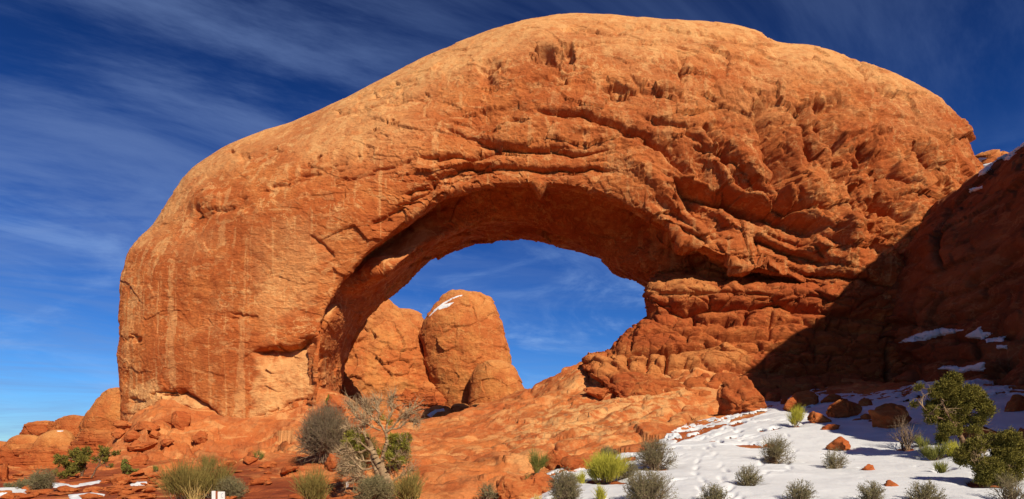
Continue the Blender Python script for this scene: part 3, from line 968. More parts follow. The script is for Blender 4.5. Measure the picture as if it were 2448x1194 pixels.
tanP = 0.75 * sstep(-12, 6, poly_sd(pu + jp[0], pv + jp[1], [(1545, 672), (1700, 668), (1720, 690), (1640, 705), (1550, 700)]))
tanP = np.maximum(tanP, 0.65 * sstep(-14, 8, poly_sd(pu + jp[0], pv + jp[1], [(1400, 840), (1480, 822), (1600, 832), (1700, 815), (1790, 815), (1790, 860), (1600, 880), (1430, 890)])))
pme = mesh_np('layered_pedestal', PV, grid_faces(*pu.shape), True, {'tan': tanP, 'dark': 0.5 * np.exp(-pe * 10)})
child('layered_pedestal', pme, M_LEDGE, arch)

# ------------------------------------------------------------------ shaded cliff on the right
# columns run from behind the contact with the arch, along the face, out of the frame towards the viewer
CC = [  # foot (x,y), mid, brow z ... each column: list of (x, y, z) from foot to top and over the back
    [(P(2125, 985, 52)), (P(2130, 860, 55)), (P(2150, 700, 56)), (P(2200, 560, 57)), (P(2260, 490, 58)), (P(2330, 470, 60)), (P(2360, 560, 64))],
    [(P(2120, 985, 44)), (P(2122, 860, 46.5)), (P(2140, 690, 48)), (P(2180, 575, 48)), (P(2246, 488, 48)), (P(2330, 450, 50)), (P(2400, 500, 56))],
    [(P(2160, 985, 39)), (P(2165, 850, 42)), (P(2180, 720, 45)), (P(2215, 580, 45)), (P(2290, 468, 46)), (P(2360, 435, 50)), (P(2440, 480, 56))],
    [(P(2240, 985, 35)), (P(2250, 850, 38.5)), (P(2260, 740, 42)), (P(2290, 590, 42.5)), (P(2340, 446, 44)), (P(2430, 420, 50)), (P(2540, 480, 56))],
    [(P(2340, 985, 31.5)), (P(2345, 860, 35)), (P(2350, 740, 39)), (P(2375, 590, 40)), (P(2400, 420, 41.5)), (P(2500, 400, 49)), (P(2640, 480, 56))],
    [(P(2448, 985, 28.5)), (P(2448, 860, 32)), (P(2450, 720, 36)), (P(2460, 560, 37.5)), (P(2470, 382, 39)), (P(2600, 368, 48)), (P(2760, 480, 56))],
    [(25.0, 25.5, -1), (25.6, 27, 8), (25.9, 28, 15), (26.5, 28.6, 19.6), (28.8, 29.2, 21.8), (39, 33, 31), (56, 40, 10)],
    [(22.3, 23.2, -2), (22.7, 23.4, 7), (23.0, 23.6, 13), (23.6, 23.8, 18), (26.0, 24.2, 22.5), (40, 27, 28), (58, 31, 8)],
    [(20.0, 19.2, -2), (20.4, 19.4, 6), (20.8, 19.5, 11), (21.4, 19.6, 15.5), (23.6, 20, 19.5), (39, 21, 23), (58, 23, 7)],
    [(17.2, 14.8, -2), (17.5, 14.9, 4), (17.9, 15, 8), (18.5, 15, 11), (20.4, 15.2, 13.8), (38, 16, 17), (58, 17, 6)],
    [(14.9, 11.8, -2), (15.1, 11.8, 3), (15.4, 11.9, 6.4), (15.9, 11.9, 9.0), (17.8, 12, 10.8), (36, 12, 14), (58, 12, 5)],
    [(15.6, 9.6, -2), (15.9, 9.7, 3), (16.3, 9.8, 6.2), (16.9, 9.8, 8.7), (18.8, 9.8, 10.0), (36, 9.5, 12), (58, 9.5, 5)],
    [(17.2, 6.2, -2), (17.6, 6.3, 2), (18.1, 6.4, 5), (18.8, 6.5, 7.4), (21, 6.5, 8.8), (36, 6, 10), (58, 6, 4)],
    [(22, -1, -2), (22.6, -1, 1), (23.4, -1, 3), (24.4, -1, 4.4), (27, -1, 5.4), (38, -2, 6), (58, -2, 3)],
]
for c_, dx_ in zip(CC[6:], (1.7, 1.6, 1.35, 1.2, 1.1, 1.0, 0.5)):
    c_[:] = [(x_ + dx_, y_, z_) for x_, y_, z_ in c_]
ctrl = [[c[j] for c in CC] for j in range(7)]
CG = loft('cliff', ctrl, 520, 820)
CN = grid_normals(CG)
if CN[200, 300, 0] > 0:
    CN = -CN
cu, cvv = proj(CG)
jc = (6 * fbm(CG, 1.5, 3, 0.5, 71), 6 * fbm(CG, 1.5, 3, 0.5, 72))
wc = np.stack([fbm(CG, 3.0, 2, 0.5, 73), fbm(CG, 3.0, 2, 0.5, 74), fbm(CG, 3.0, 2, 0.5, 75)], -1)
low = sstep(700, 800, cvv)
HC = 0.6 * fbm(CG, (6, 6, 4), 4, 0.5, 76) * (0.5 + 0.5 * low)
low = low * 0.8 + 0.0
cf, ce = facet(CG + 0.9 * wc, (3.4, 3.4, 1.7), 11)
cf2, ce2 = facet(CG + 0.4 * wc, (1.2, 1.2, 0.7), 12)
cb = fbm(np.stack([CG[..., 0] * .04, CG[..., 1] * .04, CG[..., 2] + 0.5 * wc[..., 0]], -1).astype(F32), 1.1, 3, 0.55, 78)
HC += 0.85 * terrace(cb, 2.5, 0.85) * (0.15 + 0.85 * low)
HC += (0.30 + 0.35 * low) * cf + (0.14 + 0.08 * low) * cf2 - (0.12 + 0.5 * low) * np.exp(-ce * 8) - 0.06 * low * np.exp(-ce2 * 8)
for pts, dp, a_, b_ in [([(2240, 700), (2160, 760), (2130, 790)][::-1], .9, 5, 8), ([(2270, 480), (2245, 540), (2235, 600), (2250, 640)], .9, 5, 5), ([(2310, 685), (2380, 640), (2448, 590)], .8, 5, 8),
                        ([(2130, 860), (2200, 850), (2290, 840), (2370, 850), (2448, 830)], .9, 5, 10), ([(2150, 800), (2230, 785), (2310, 795), (2440, 770)], .8, 5, 10),
                        ([(2130, 770), (2220, 760), (2300, 745), (2400, 700)], .9, 5, 10), ([(2240, 880), (2300, 885), (2400, 870)], .8, 5, 9)]:
    HC += notch(cu, cvv, pts, dp, a_, b_, jc)
CV = CG + CN * HC[..., None]
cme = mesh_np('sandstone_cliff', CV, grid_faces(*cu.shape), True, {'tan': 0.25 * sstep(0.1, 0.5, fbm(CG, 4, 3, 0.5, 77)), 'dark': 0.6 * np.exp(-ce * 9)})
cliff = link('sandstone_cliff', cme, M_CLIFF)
tag(cliff, 'tall dark shaded sandstone cliff at the right edge beside the arch', 'cliff')

# ================================================================== SNOW ON THE GROUND
gu, gv = proj(GN)
gj = (14 * fbm(p3, 1.1, 4, 0.6, 91), 7 * fbm(p3, 0.9, 4, 0.6, 92))
FIELD = [(1250, 1200), (1292, 1172), (1330, 1132), (1400, 1128), (1480, 1100), (1560, 1080), (1612, 1040), (1668, 1020), (1742, 998), (1800, 974), (1846, 952), (1905, 958), (1960, 940),
         (2010, 946), (2080, 952), (2130, 944), (2180, 920), (2250, 908), (2330, 910), (2400, 922), (2470, 930), (2700, 1000), (2900, 1340), (1150, 1340)]
sd = poly_sd(gu + gj[0], gv + gj[1], FIELD)
bare = np.full(gu.shape, -99.0, F32)
for c, rx, ry, an in [((1795, 1070), 52, 11, 4), ((1840, 1068), 30, 14, 0), ((1775, 1000), 48, 6, -18), ((1700, 1030), 60, 6, -20), ((1640, 1052), 40, 6, -20), ((1812, 992), 40, 6, -18), ((1765, 1016), 26, 8, -12),
                      ((1755, 1050), 26, 4, -12), ((1768, 1037), 16, 4, -5), ((1722, 1062), 12, 5, 0), ((1855, 1030), 20, 5, -10), ((1822, 1034), 14, 4, 0), ((2200, 952), 22, 4, -10), ((2170, 962), 20, 4, -10),
                      ((1850, 1113), 46, 6, 0), ((1998, 1127), 30, 5, 0), ((2260, 1130), 34, 7, 0), ((2340, 1160), 40, 10, 0), ((1565, 1126), 44, 8, 0), ((2300, 1085), 80, 12, 0), ((1905, 1024), 17, 5, 0)]:
    bare = np.maximum(bare, 3.0 - 6.0 * (hollow(gu + gj[0] * .5, gv + gj[1] * .6, c, rx, ry, an, 1.0, 1.0) + 1.0))
soft = 0.07 * fbm(p3, 1.9, 3, 0.5, 93) + 0.02 * terrace(fbm(axw, (1.1, 0.5, 1), 3, 0.55, 97), 3, 0.8) + 0.03 * fbm(p3, 0.5, 3, 0.5, 94)
thick = np.clip((sd - 3) / 28.0, -1, 1) * 0.07 + soft * (0.45 + 0.55 * sstep(120, 0, sd)) + 0.035 - 0.07 * np.clip(bare, 0, 2)
for sx_, sy_, sw_ in [(1790, 1167, 30), (1705, 1206, 36), (1912, 1206, 38), (2080, 1208, 38), (2210, 1208, 44), (1565, 1124, 52), (1552, 1208, 72), (1348, 1205, 46), (1450, 1156, 70), (1902, 1023, 24), (2166, 1077, 34), (2246, 1139, 16), (2412, 1204, 50), (2232, 1103, 36), (2362, 1166, 60)]:
    bare = 2.2 * (-hollow(gu + 1.2 * gj[0], gv + 0.9 * gj[1], (sx_, sy_), sw_, sw_ * 0.15, 0, 1.0, 1.0))
    m_ = bare > 0.02
    thick[m_] -= 0.07 * bare[m_]
rag = fbm(axw, (1.8, 0.8, 1), 5, 0.62, 98)
thick -= 0.42 * np.clip(rag - 0.04, 0, 1) * sstep(95, 8, sd) + 0.34 * np.clip(rag - 0.30, 0, 1)
thick = np.where(sd < -14, -1, thick)
rnd = random.Random(11)


def track(pts, step, wob):
    out = []
    for (x0, y0), (x1, y1) in zip(pts, pts[1:]):
        L = math.hypot(x1 - x0, y1 - y0)
        for k in range(max(1, int(L / step))):
            t = k * step / L
            out.append((x0 + (x1 - x0) * t + rnd.uniform(-wob, wob), y0 + (y1 - y0) * t + rnd.uniform(-wob, wob) * 0.4))
    return out


for fx, fy in (track([(1760, 1215), (1735, 1150), (1712, 1110), (1700, 1078), (1722, 1040), (1760, 1010), (1830, 975), (1890, 965)], 11, 14)
               + track([(1690, 1200), (1672, 1140), (1690, 1080)], 14, 16) + track([(1880, 1125), (1895, 1098), (1895, 1060), (1872, 1030)], 13, 8)
               + track([(1810, 1105), (1840, 1140), (1880, 1150)], 22, 10) + track([(1740, 1000), (1800, 985), (1850, 985)], 9, 10)):
    s_ = 1.0 + (fy - 1080) / 220.0
    m = (np.abs(gu - fx) < 40) & (np.abs(gv - fy) < 26)
    thick[m] += hollow(gu[m], gv[m], (fx, fy), 6.5 * s_, 3.4 * s_, rnd.uniform(-40, 40), rnd.uniform(0.015, 0.06), 1.2)
    thick[m] -= hollow(gu[m], gv[m], (fx + 2, fy + 5 * s_), 8 * s_, 2.6 * s_, 0, 0.010, 1.0)
UPN = np.zeros_like(GN)
UPN[..., 2] = 1
so = cut_snow(ground, GN, UPN, np.where(gv > 1500, -1, thick).astype(F32), 'snow', None)
tag(so, 'broad white snow field with footprints in front of the shaded cliff', 'snow', kind='stuff')
for poly, lab in [([(570, 1140), (590, 1132), (640, 1128), (690, 1112), (735, 1092), (735, 1102), (690, 1122), (650, 1138), (660, 1148), (610, 1150), (575, 1152)], 'forked snow strip on bare rock right of the olive bushes'),
                  ([(770, 1194), (790, 1180), (815, 1158), (838, 1145), (830, 1165), (800, 1192), (790, 1220), (750, 1220)], 'slanting snow strip left of the dead juniper'),
                  ([(-30, 1168), (60, 1166), (70, 1178), (64, 1188), (0, 1192), (-30, 1192)], 'snow patch at the lower left corner beside the grey shrub'),
                  ([(125, 1156), (180, 1160), (240, 1150), (262, 1147), (200, 1162), (160, 1168), (128, 1166)], 'thin snow strip on red dirt below the left junipers'),
                  ([(308, 1155), (352, 1153), (345, 1160), (312, 1161)], 'short snow strip beside the dark cube boulder'),
                  ([(165, 1186), (220, 1180), (250, 1184), (215, 1194), (170, 1194)], 'faint snow crust on the dirt at the bottom left'),
                  ([(855, 1140), (890, 1138), (895, 1146), (870, 1152), (850, 1150)], 'small snow patch in the shade under the dead juniper'),
                  ([(945, 1108), (968, 1108), (966, 1116), (950, 1117)], 'tiny snow patch on rock right of the dead juniper'),
                  ([(1075, 975), (1110, 985), (1150, 978), (1168, 970), (1150, 968), (1110, 975)], None)]:
    if lab is None:
        continue
    t_ = np.clip(poly_sd(gu + gj[0] * .35, gv + gj[1] * .4, poly) / 6.0, -1, 1) * 0.07 + soft * 0.25 + 0.02
    x0, x1 = min(p[0] for p in poly) - 30, max(p[0] for p in poly) + 30
    y0_, y1_ = min(p[1] for p in poly) - 20, max(p[1] for p in poly) + 20
    t_ = np.where((gu > x0) & (gu < x1) & (gv > y0_) & (gv < y1_) & (GY > 5), t_, -1).astype(F32)
    cut_snow(ground, GN, UPN, t_, 'snow_patch', lab)
# snow lodged on the cliff's ledges and brow: laid on whatever rock is there
from mathutils.bvhtree import BVHTree
bv, bf, off = [], [], 0
for G_ in (CV, PV):
    u_, v_ = proj(G_)
    f_ = grid_faces(*u_.shape)
    fu, fv = u_.ravel()[f_].mean(1), v_.ravel()[f_].mean(1)
    f_ = f_[(fu > 2080) & (fu < 2540) & (fv > 320) & (fv < 930) & (G_[..., 1].ravel()[f_].mean(1) > 22)]
    ids_, inv_ = np.unique(f_, return_inverse=True)
    bv.append(G_.reshape(-1, 3)[ids_])
    bf.append(inv_.reshape(-1, 4) + off)
    off += len(ids_)
TREE = BVHTree.FromPolygons(np.concatenate(bv).tolist(), np.concatenate(bf).tolist())


def cast_snow(poly, label, th=0.14, jump=0.9):
    us = np.arange(min(p[0] for p in poly) - 8, max(p[0] for p in poly) + 9, 2.0)
    vs = np.arange(min(p[1] for p in poly) - 6, max(p[1] for p in poly) + 7, 1.4)
    U_, V_ = np.meshgrid(us, vs)
    q_ = np.stack([U_ * 0.06, V_ * 0.12, 0 * U_], -1).astype(F32)
    sd_ = poly_sd(U_ + 9 * fbm(q_, 1.0, 5, .65, 95), V_ + 5 * fbm(q_, 1.0, 5, .65, 96), poly)
    G_ = np.zeros(U_.shape + (3,), F32)
    ok = np.zeros(U_.shape, bool)
    for i_ in range(U_.shape[0]):
        for j_ in range(U_.shape[1]):
            if sd_[i_, j_] < -3:
                continue
            d_ = Vector(P(U_[i_, j_], V_[i_, j_], 1.0)).normalized()
            h_ = TREE.ray_cast(Vector((0, 0, 0)), d_)
            if h_[0] is not None:
                ok[i_, j_] = True
                nn = h_[1] if h_[1].dot(d_) < 0 else -h_[1]
                G_[i_, j_] = h_[0] + (nn * 0.6 - d_ * 0.4) * (float(np.clip(sd_[i_, j_] / 4.0, -1, 1)) * th + 0.02)
    f_ = grid_faces(*U_.shape)
    Yq = G_[..., 1].ravel()[f_]
    f_ = f_[ok.ravel()[f_].all(1) & (Yq.max(1) - Yq.min(1) < jump)]
    if not len(f_):
        print('no snow', label)
        return
    lab_ = np.arange(U_.size)
    for _ in range(400):
        m_ = lab_[f_].min(1)
        new_ = lab_.copy()
        for c_ in range(4):
            np.minimum.at(new_, f_[:, c_], m_)
        if (new_ == lab_).all():
            break
        lab_ = new_
    f_ = f_[lab_[f_[:, 0]] == np.bincount(lab_[f_[:, 0]]).argmax()]
    ids_, inv_ = np.unique(f_, return_inverse=True)
    o_ = link('snow_patch', mesh_np('snow_patch', G_.reshape(-1, 3)[ids_], inv_.reshape(-1, 4).astype(np.int32)), M_SNOW)
    tag(o_, label, 'snow patch')


for poly, lab in [([(2318, 452), (2350, 444), (2345, 452), (2318, 461)], 'small snow smear below the cliff brow'),
                  ([(2146, 820), (2190, 800), (2250, 785), (2304, 790), (2262, 800), (2204, 815)], 'curved snow streak on the dark cliff ledge'),
                  ([(2308, 806), (2345, 780), (2347, 794), (2374, 797), (2352, 810), (2325, 810)], 'jagged snow patch on the dark cliff right of the curved streak'),
                  ([(2356, 812), (2407, 804), (2400, 815), (2360, 819)], 'thin snow strip under the jagged patch on the cliff'),
                  ([(2238, 882), (2262, 874), (2300, 879), (2354, 866), (2352, 889), (2320, 885), (2300, 892), (2270, 885)], 'branching snow patch low on the dark cliff above the juniper'),
                  ([(2382, 826), (2410, 826), (2406, 833), (2384, 834)], 'tiny snow dash on the dark cliff below the other strips'),
                  ([(2336, 455), (2370, 426), (2400, 409), (2448, 380), (2500, 352), (2500, 372), (2448, 396), (2405, 420), (2365, 440)], None)]:
    if lab:
        cast_snow(poly, lab)
cu2, cv2_ = proj(CV)
top_ = []
for uu_ in range(2338, 2476, 8):
    m_ = (np.abs(cu2 - uu_) < 7) & (CV[..., 1] > 30)
    top_.append((uu_, float(cv2_[m_].min())))
cast_snow([(u_, v_ - 6) for u_, v_ in top_] + [(u_, v_ + 13 + 5 * math.sin(u_ * 0.11)) for u_, v_ in top_[::-1]], 'long snow rim along the brow of the shaded cliff', 0.16, 3.0)


# ================================================================== ROCKS BEHIND AND BESIDE THE ARCH
def stack(name, rows, Y, depth, mat, label, cat, seed, amp=0.5, fac=0.35, nr=230, nc=420, strata=0.0, streak=0):
    """a free-standing rock: rings stacked from foot to top, traced left and right edges"""
    rows = sorted(rows, key=lambda r: -r[0])
    th = np.linspace(0, 2 * np.pi, 33)[:-1]
    ctrl = []
    for v, ul, ur in rows:
        xl, xr, z = P(ul, v, Y)[0], P(ur, v, Y)[0], P(0, v, Y)[2]
        c, w = (xl + xr) / 2, (xr - xl) / 2
        ctrl.append(np.stack([c + w * np.sign(np.cos(th)) * np.abs(np.cos(th)) ** 0.9, Y + depth * w * np.sin(th) + 0 * th, z + 0 * th], -1))
    top = ctrl[-1].mean(0)
    ctrl.append(np.repeat((top + np.array([0, 0, 0.12]))[None], len(th), 0))
    C = np.array(ctrl)
    G = spline(C, nr, 0)
    G = spline(G, nc, 1, closed=True).astype(F32)
    G = np.concatenate([G, G[:, :1]], 1)
    c = G.mean(1, keepdims=True)
    N = G - c
    N[..., 2] *= 0
    N /= np.linalg.norm(N, axis=-1)[..., None] + 1e-6
    gn = grid_normals(G)
    gn *= np.sign((gn * N).sum(-1).mean())
    N = gn
    wv_ = np.stack([fbm(G, 3.0, 2, 0.5, seed + k) for k in range(3)], -1)
    a_, e_ = facet(G + 0.9 * wv_, (3.6, 3.6, 2.4), seed)
    b_, e2_ = facet(G + 0.4 * wv_, (1.2, 1.2, 0.8), seed + 1)
    h = amp * fbm(G, (5, 5, 4), 4, 0.5, seed + 3) + fac * (a_ + 0.3 * b_) + 0.3 * fac * terrace(fbm(G, (3, 3, 2), 4, 0.5, seed + 4), 6) * 2
    if strata:
        s = fbm(G, (30, 30, 0.8), 4, 0.6, seed + 5)
        h += strata * terrace(s, 4)
    h *= sstep(0, 0.15, 1 - np.arange(nr) / (nr - 1))[:, None] * 0.9 + 0.1
    V = G + N * h[..., None]
    me = mesh_np(name, V, grid_faces(*V.shape[:2]), True, {'tan': 0.6 * np.clip(N[..., 2] * 1.5 - 0.3, 0, 1), 'dark': 0.35 * np.exp(-e_ * 10)})
    o = link(name, me, mat)
    return tag(o, label, cat), V, N


FINS = [
    ('rock_fin', [(712, 903, 922), (722, 872, 936), (745, 835, 955), (790, 785, 1000), (840, 745, 1026), (900, 715, 1044), (960, 700, 1056), (1030, 690, 1066)], 111, 0.5, 'tall orange rock fin seen behind the left leg of the arch', 'rock', 201, .8, .65),
    ('rock_dome', [(740, 952, 985), (748, 935, 1000), (772, 905, 1022), (850, 885, 1046), (1030, 870, 1060)], 122, 0.6, 'low tan rock saddle between the two rocks in the window', 'rock', 205, .5, .5),
    ('rock_dome', [(699, 1098, 1134), (705, 1072, 1158), (719, 1048, 1176), (742, 1028, 1190), (772, 1011, 1200), (805, 1005, 1207), (845, 1011, 1218), (885, 1018, 1224), (935, 1032, 1227), (985, 1042, 1229), (1040, 1044, 1232)], 110, 0.7,
     'tall rounded rock dome with a snow-streaked top in the arch window', 'rock', 211, .4, .30),
    ('rock_dome', [(864, 1166, 1202), (874, 1143, 1224), (895, 1130, 1240), (925, 1124, 1252), (960, 1119, 1259), (1030, 1108, 1268)], 103, 0.8, 'small rounded rock dome at the right foot of the tall dome', 'rock', 215, .25, .2),
    ('rock_dome', [(932, 262, 330), (941, 244, 340), (960, 228, 350), (985, 214, 356), (1010, 202, 362), (1045, 192, 366), (1120, 180, 370)], 66, 0.6, 'smooth orange rock dome right against the far left side of the arch', 'rock', 221, .35, .25),
    ('rock_ledge', [(994, 155, 198), (1002, 132, 216), (1020, 118, 232), (1048, 108, 242), (1120, 95, 250)], 80, 0.5, 'banded red rock ledge left of the smooth dome', 'rock', 225, .3, .25),
    ('rock_ledge', [(1009, 78, 124), (1016, 58, 130), (1028, 50, 134), (1042, 44, 140), (1120, 30, 150)], 84, 0.5, 'flat-topped layered rock on the left skyline', 'rock', 231, .2, .25),
    ('rock_dome', [(1030, 128, 155), (1036, 112, 166), (1046, 98, 175), (1058, 88, 181), (1070, 84, 183), (1078, 88, 178), (1100, 92, 172)], 60, 0.7, 'brown rounded rock knob above the left junipers', 'rock', 235, .12, .10),
    ('rock_dome', [(1042, 48, 88), (1050, 32, 98), (1066, 22, 106), (1085, 14, 112), (1120, 8, 116)], 62, 0.7, 'brown rounded rock hump left of the knob', 'rock', 241, .15, .12),
    ('rock_ledge', [(1068, 8, 188), (1078, -8, 200), (1095, -20, 210), (1115, -30, 222), (1160, -40, 240)], 59, 0.35, 'broken red rock base under the two brown knobs', 'rock', 245, .3, .45),
    ('rock_ledge', [(1056, -60, 18), (1064, -90, 34), (1080, -120, 44), (1120, -140, 50)], 95, 0.5, 'low far rock ledge on the skyline at the left border', 'rock', 251, .2, .2),
    ('rock_ledge', [(1035, 200, 300), (1048, 186, 330), (1070, 176, 345), (1100, 168, 352), (1140, 160, 360)], 55, 0.45, 'broken red rock slope between the smooth dome and the left junipers', 'rock', 255, .3, .5),
    ('rock_ledge', [(918, 905, 1030), (930, 880, 1052), (950, 866, 1066), (975, 858, 1074), (1030, 850, 1080)], 108, 0.35, 'broken layered ledge at the foot of the rocks in the window', 'rock', 285, .5, .9),
    ('rock_ledge', [(866, 797, 811), (885, 790, 826), (905, 784, 840), (930, 778, 856), (955, 772, 874), (980, 768, 884), (1030, 760, 892)], 78, 0.5, 'added rock mass in the shape of the shadow behind the foot of the left leg', 'rock', 281, .25, .3),  # added rock standing in for a cast shadow; outline follows the shadow's edge
    ('boulder', [(966, 1130, 1158), (974, 1122, 1166), (986, 1118, 1168), (1010, 1116, 1170)], 99, 0.8, 'shaded round boulder behind the ridge, rightmost in the window', 'boulder', 261, .15, .2),
    ('boulder', [(968, 1088, 1118), (976, 1080, 1126), (990, 1076, 1128), (1015, 1074, 1130)], 99, 0.8, 'shaded round boulder behind the ridge, middle one in the window', 'boulder', 265, .15, .2),
    ('boulder', [(972, 1035, 1070), (980, 1020, 1082), (995, 1008, 1088), (1020, 1000, 1092)], 99, 0.8, 'shaded wide boulder behind the ridge with snow on it', 'boulder', 271, .2, .25),
    ('rock_dome', [(372, 2345, 2385), (378, 2332, 2402), (392, 2326, 2415), (420, 2324, 2425), (480, 2320, 2440)], 62, 0.8, 'small sunlit rock knob with snow above the shaded cliff brow', 'rock', 275, .25, .3),
]
KEEP = {}
for nm, rw, Y, dp, lab, cat, sd_, am, fa in FINS:
    led = nm == 'rock_ledge'
    KEEP[lab] = stack(nm, rw, Y, dp, M_LEDGE if led else M_FIN, lab, cat, sd_, am, fa, strata=0.45 if led else 0.0)
for host, poly, lab in [('tall rounded rock dome with a snow-streaked top in the arch window', [(1018, 764), (1040, 739), (1068, 718), (1098, 705), (1112, 704), (1086, 714), (1060, 729), (1038, 747)], 'thin snow streak on the left shoulder of the tall dome'),
                        ('tall rounded rock dome with a snow-streaked top in the arch window', [(1042, 738), (1060, 728), (1090, 722), (1075, 732), (1050, 742)], 'second snow streak lower on the tall dome'),
                        ('small sunlit rock knob with snow above the shaded cliff brow', [(2330, 385), (2345, 374), (2362, 378), (2350, 384), (2340, 392)], 'snow on top of the small sunlit knob'),
                        ('small sunlit rock knob with snow above the shaded cliff brow', [(2338, 396), (2372, 388), (2372, 396), (2345, 406), (2342, 420), (2336, 412)], 'snow on the ledge of the small sunlit knob'),
                        ('shaded wide boulder behind the ridge with snow on it', [(1020, 992), (1040, 980), (1060, 976), (1064, 984), (1045, 986), (1030, 1000)], 'snow on the shaded wide boulder in the window'),
                        ('brown rounded rock knob above the left junipers', [(135, 1030), (152, 1030), (150, 1033), (138, 1033)], 'sliver of snow on the brown knob')]:
    o, V, N = KEEP[host]
    uu, vv = proj(V)
    t_ = np.clip(poly_sd(uu + 2.5 * fbm(V, 1.2, 4, .6, 99), vv + 2.5 * fbm(V, 1.2, 4, .6, 98), poly) / 3.0 - 0.10, -1, 1) * 0.10
    cut_snow(o, V, N, np.where(N[..., 1] < 0.25, t_, -1).astype(F32), 'snow_patch', lab)
del KEEP

# ================================================================== BOULDERS
import bmesh


def ico(sub):
    bm = bmesh.new()
    bmesh.ops.create_icosphere(bm, subdivisions=sub, radius=1.0)
    bm.verts.index_update()
    V = np.array([v.co for v in bm.verts], F32)
    Fc = np.array([[v.index for v in f.verts] for f in bm.faces], np.int32)
    bm.free()
    return V, Fc


ICO = {3: ico(4), 4: ico(5)}


def boulder(u, v, w, h, label, seed, ang=0.6, depth=0.8, turn=0.0, tilt=0.0, sink=0.18, group=None, cat='boulder', name='boulder', dark=0.0, big=False):
    g = on_ground(u, v)
    px = g.y / FPX
    V, Fc = ICO[4 if big else 3]
    r = np.random.RandomState(seed)
    Q = V.copy()
    for _ in range(int(14 * ang) + 2):                       # broken planes
        d = r.normal(size=3)
        d /= np.linalg.norm(d)
        cut = r.uniform(0.48, 0.80)
        s = Q @ d.astype(F32)
        Q -= np.maximum(s - cut, 0)[:, None] * d[None].astype(F32) * 0.95
    lo, hi = Q.min(0), Q.max(0)
    Q = (Q - (lo + hi) / 2) / (hi - lo) * 2
    sc = np.array([w * px / 2, depth * w * px / 2, h * px / 2 / (1 - sink / 2)], F32)
    n_ = fbm(V + seed, 0.9, 4, 0.5, seed % 13)
    n2_ = fbm(V + seed, 0.28, 3, 0.55, seed % 7)
    fa_, fe_ = facet(V + seed + 0.2 * n_[:, None], 0.55, seed % 11)
    Q = Q * (1 + 0.09 * n_ + 0.04 * n2_ + 0.16 * fa_ - 0.07 * np.exp(-fe_ * 12))[:, None]
    Q = Q * sc
    ct, st = math.cos(tilt), math.sin(tilt)
    Q = np.stack([Q[:, 0] * ct + Q[:, 2] * st, Q[:, 1], Q[:, 2] * ct - Q[:, 0] * st], 1)
    c, s = math.cos(turn), math.sin(turn)
    Q = np.stack([Q[:, 0] * c - Q[:, 1] * s, Q[:, 0] * s + Q[:, 1] * c, Q[:, 2]], 1)
    z0 = Q[:, 2].min()
    Q[:, 2] -= z0 + sink * h * px
    me = mesh_np(name, Q, Fc, True, {'tan': 0.4 * np.clip(n_, 0, 1), 'dark': np.clip(dark + 0.3 * n2_, 0, 1)})
    o = link(name, me, M_BOULD)
    o.location = g
    return tag(o, label, cat, group)


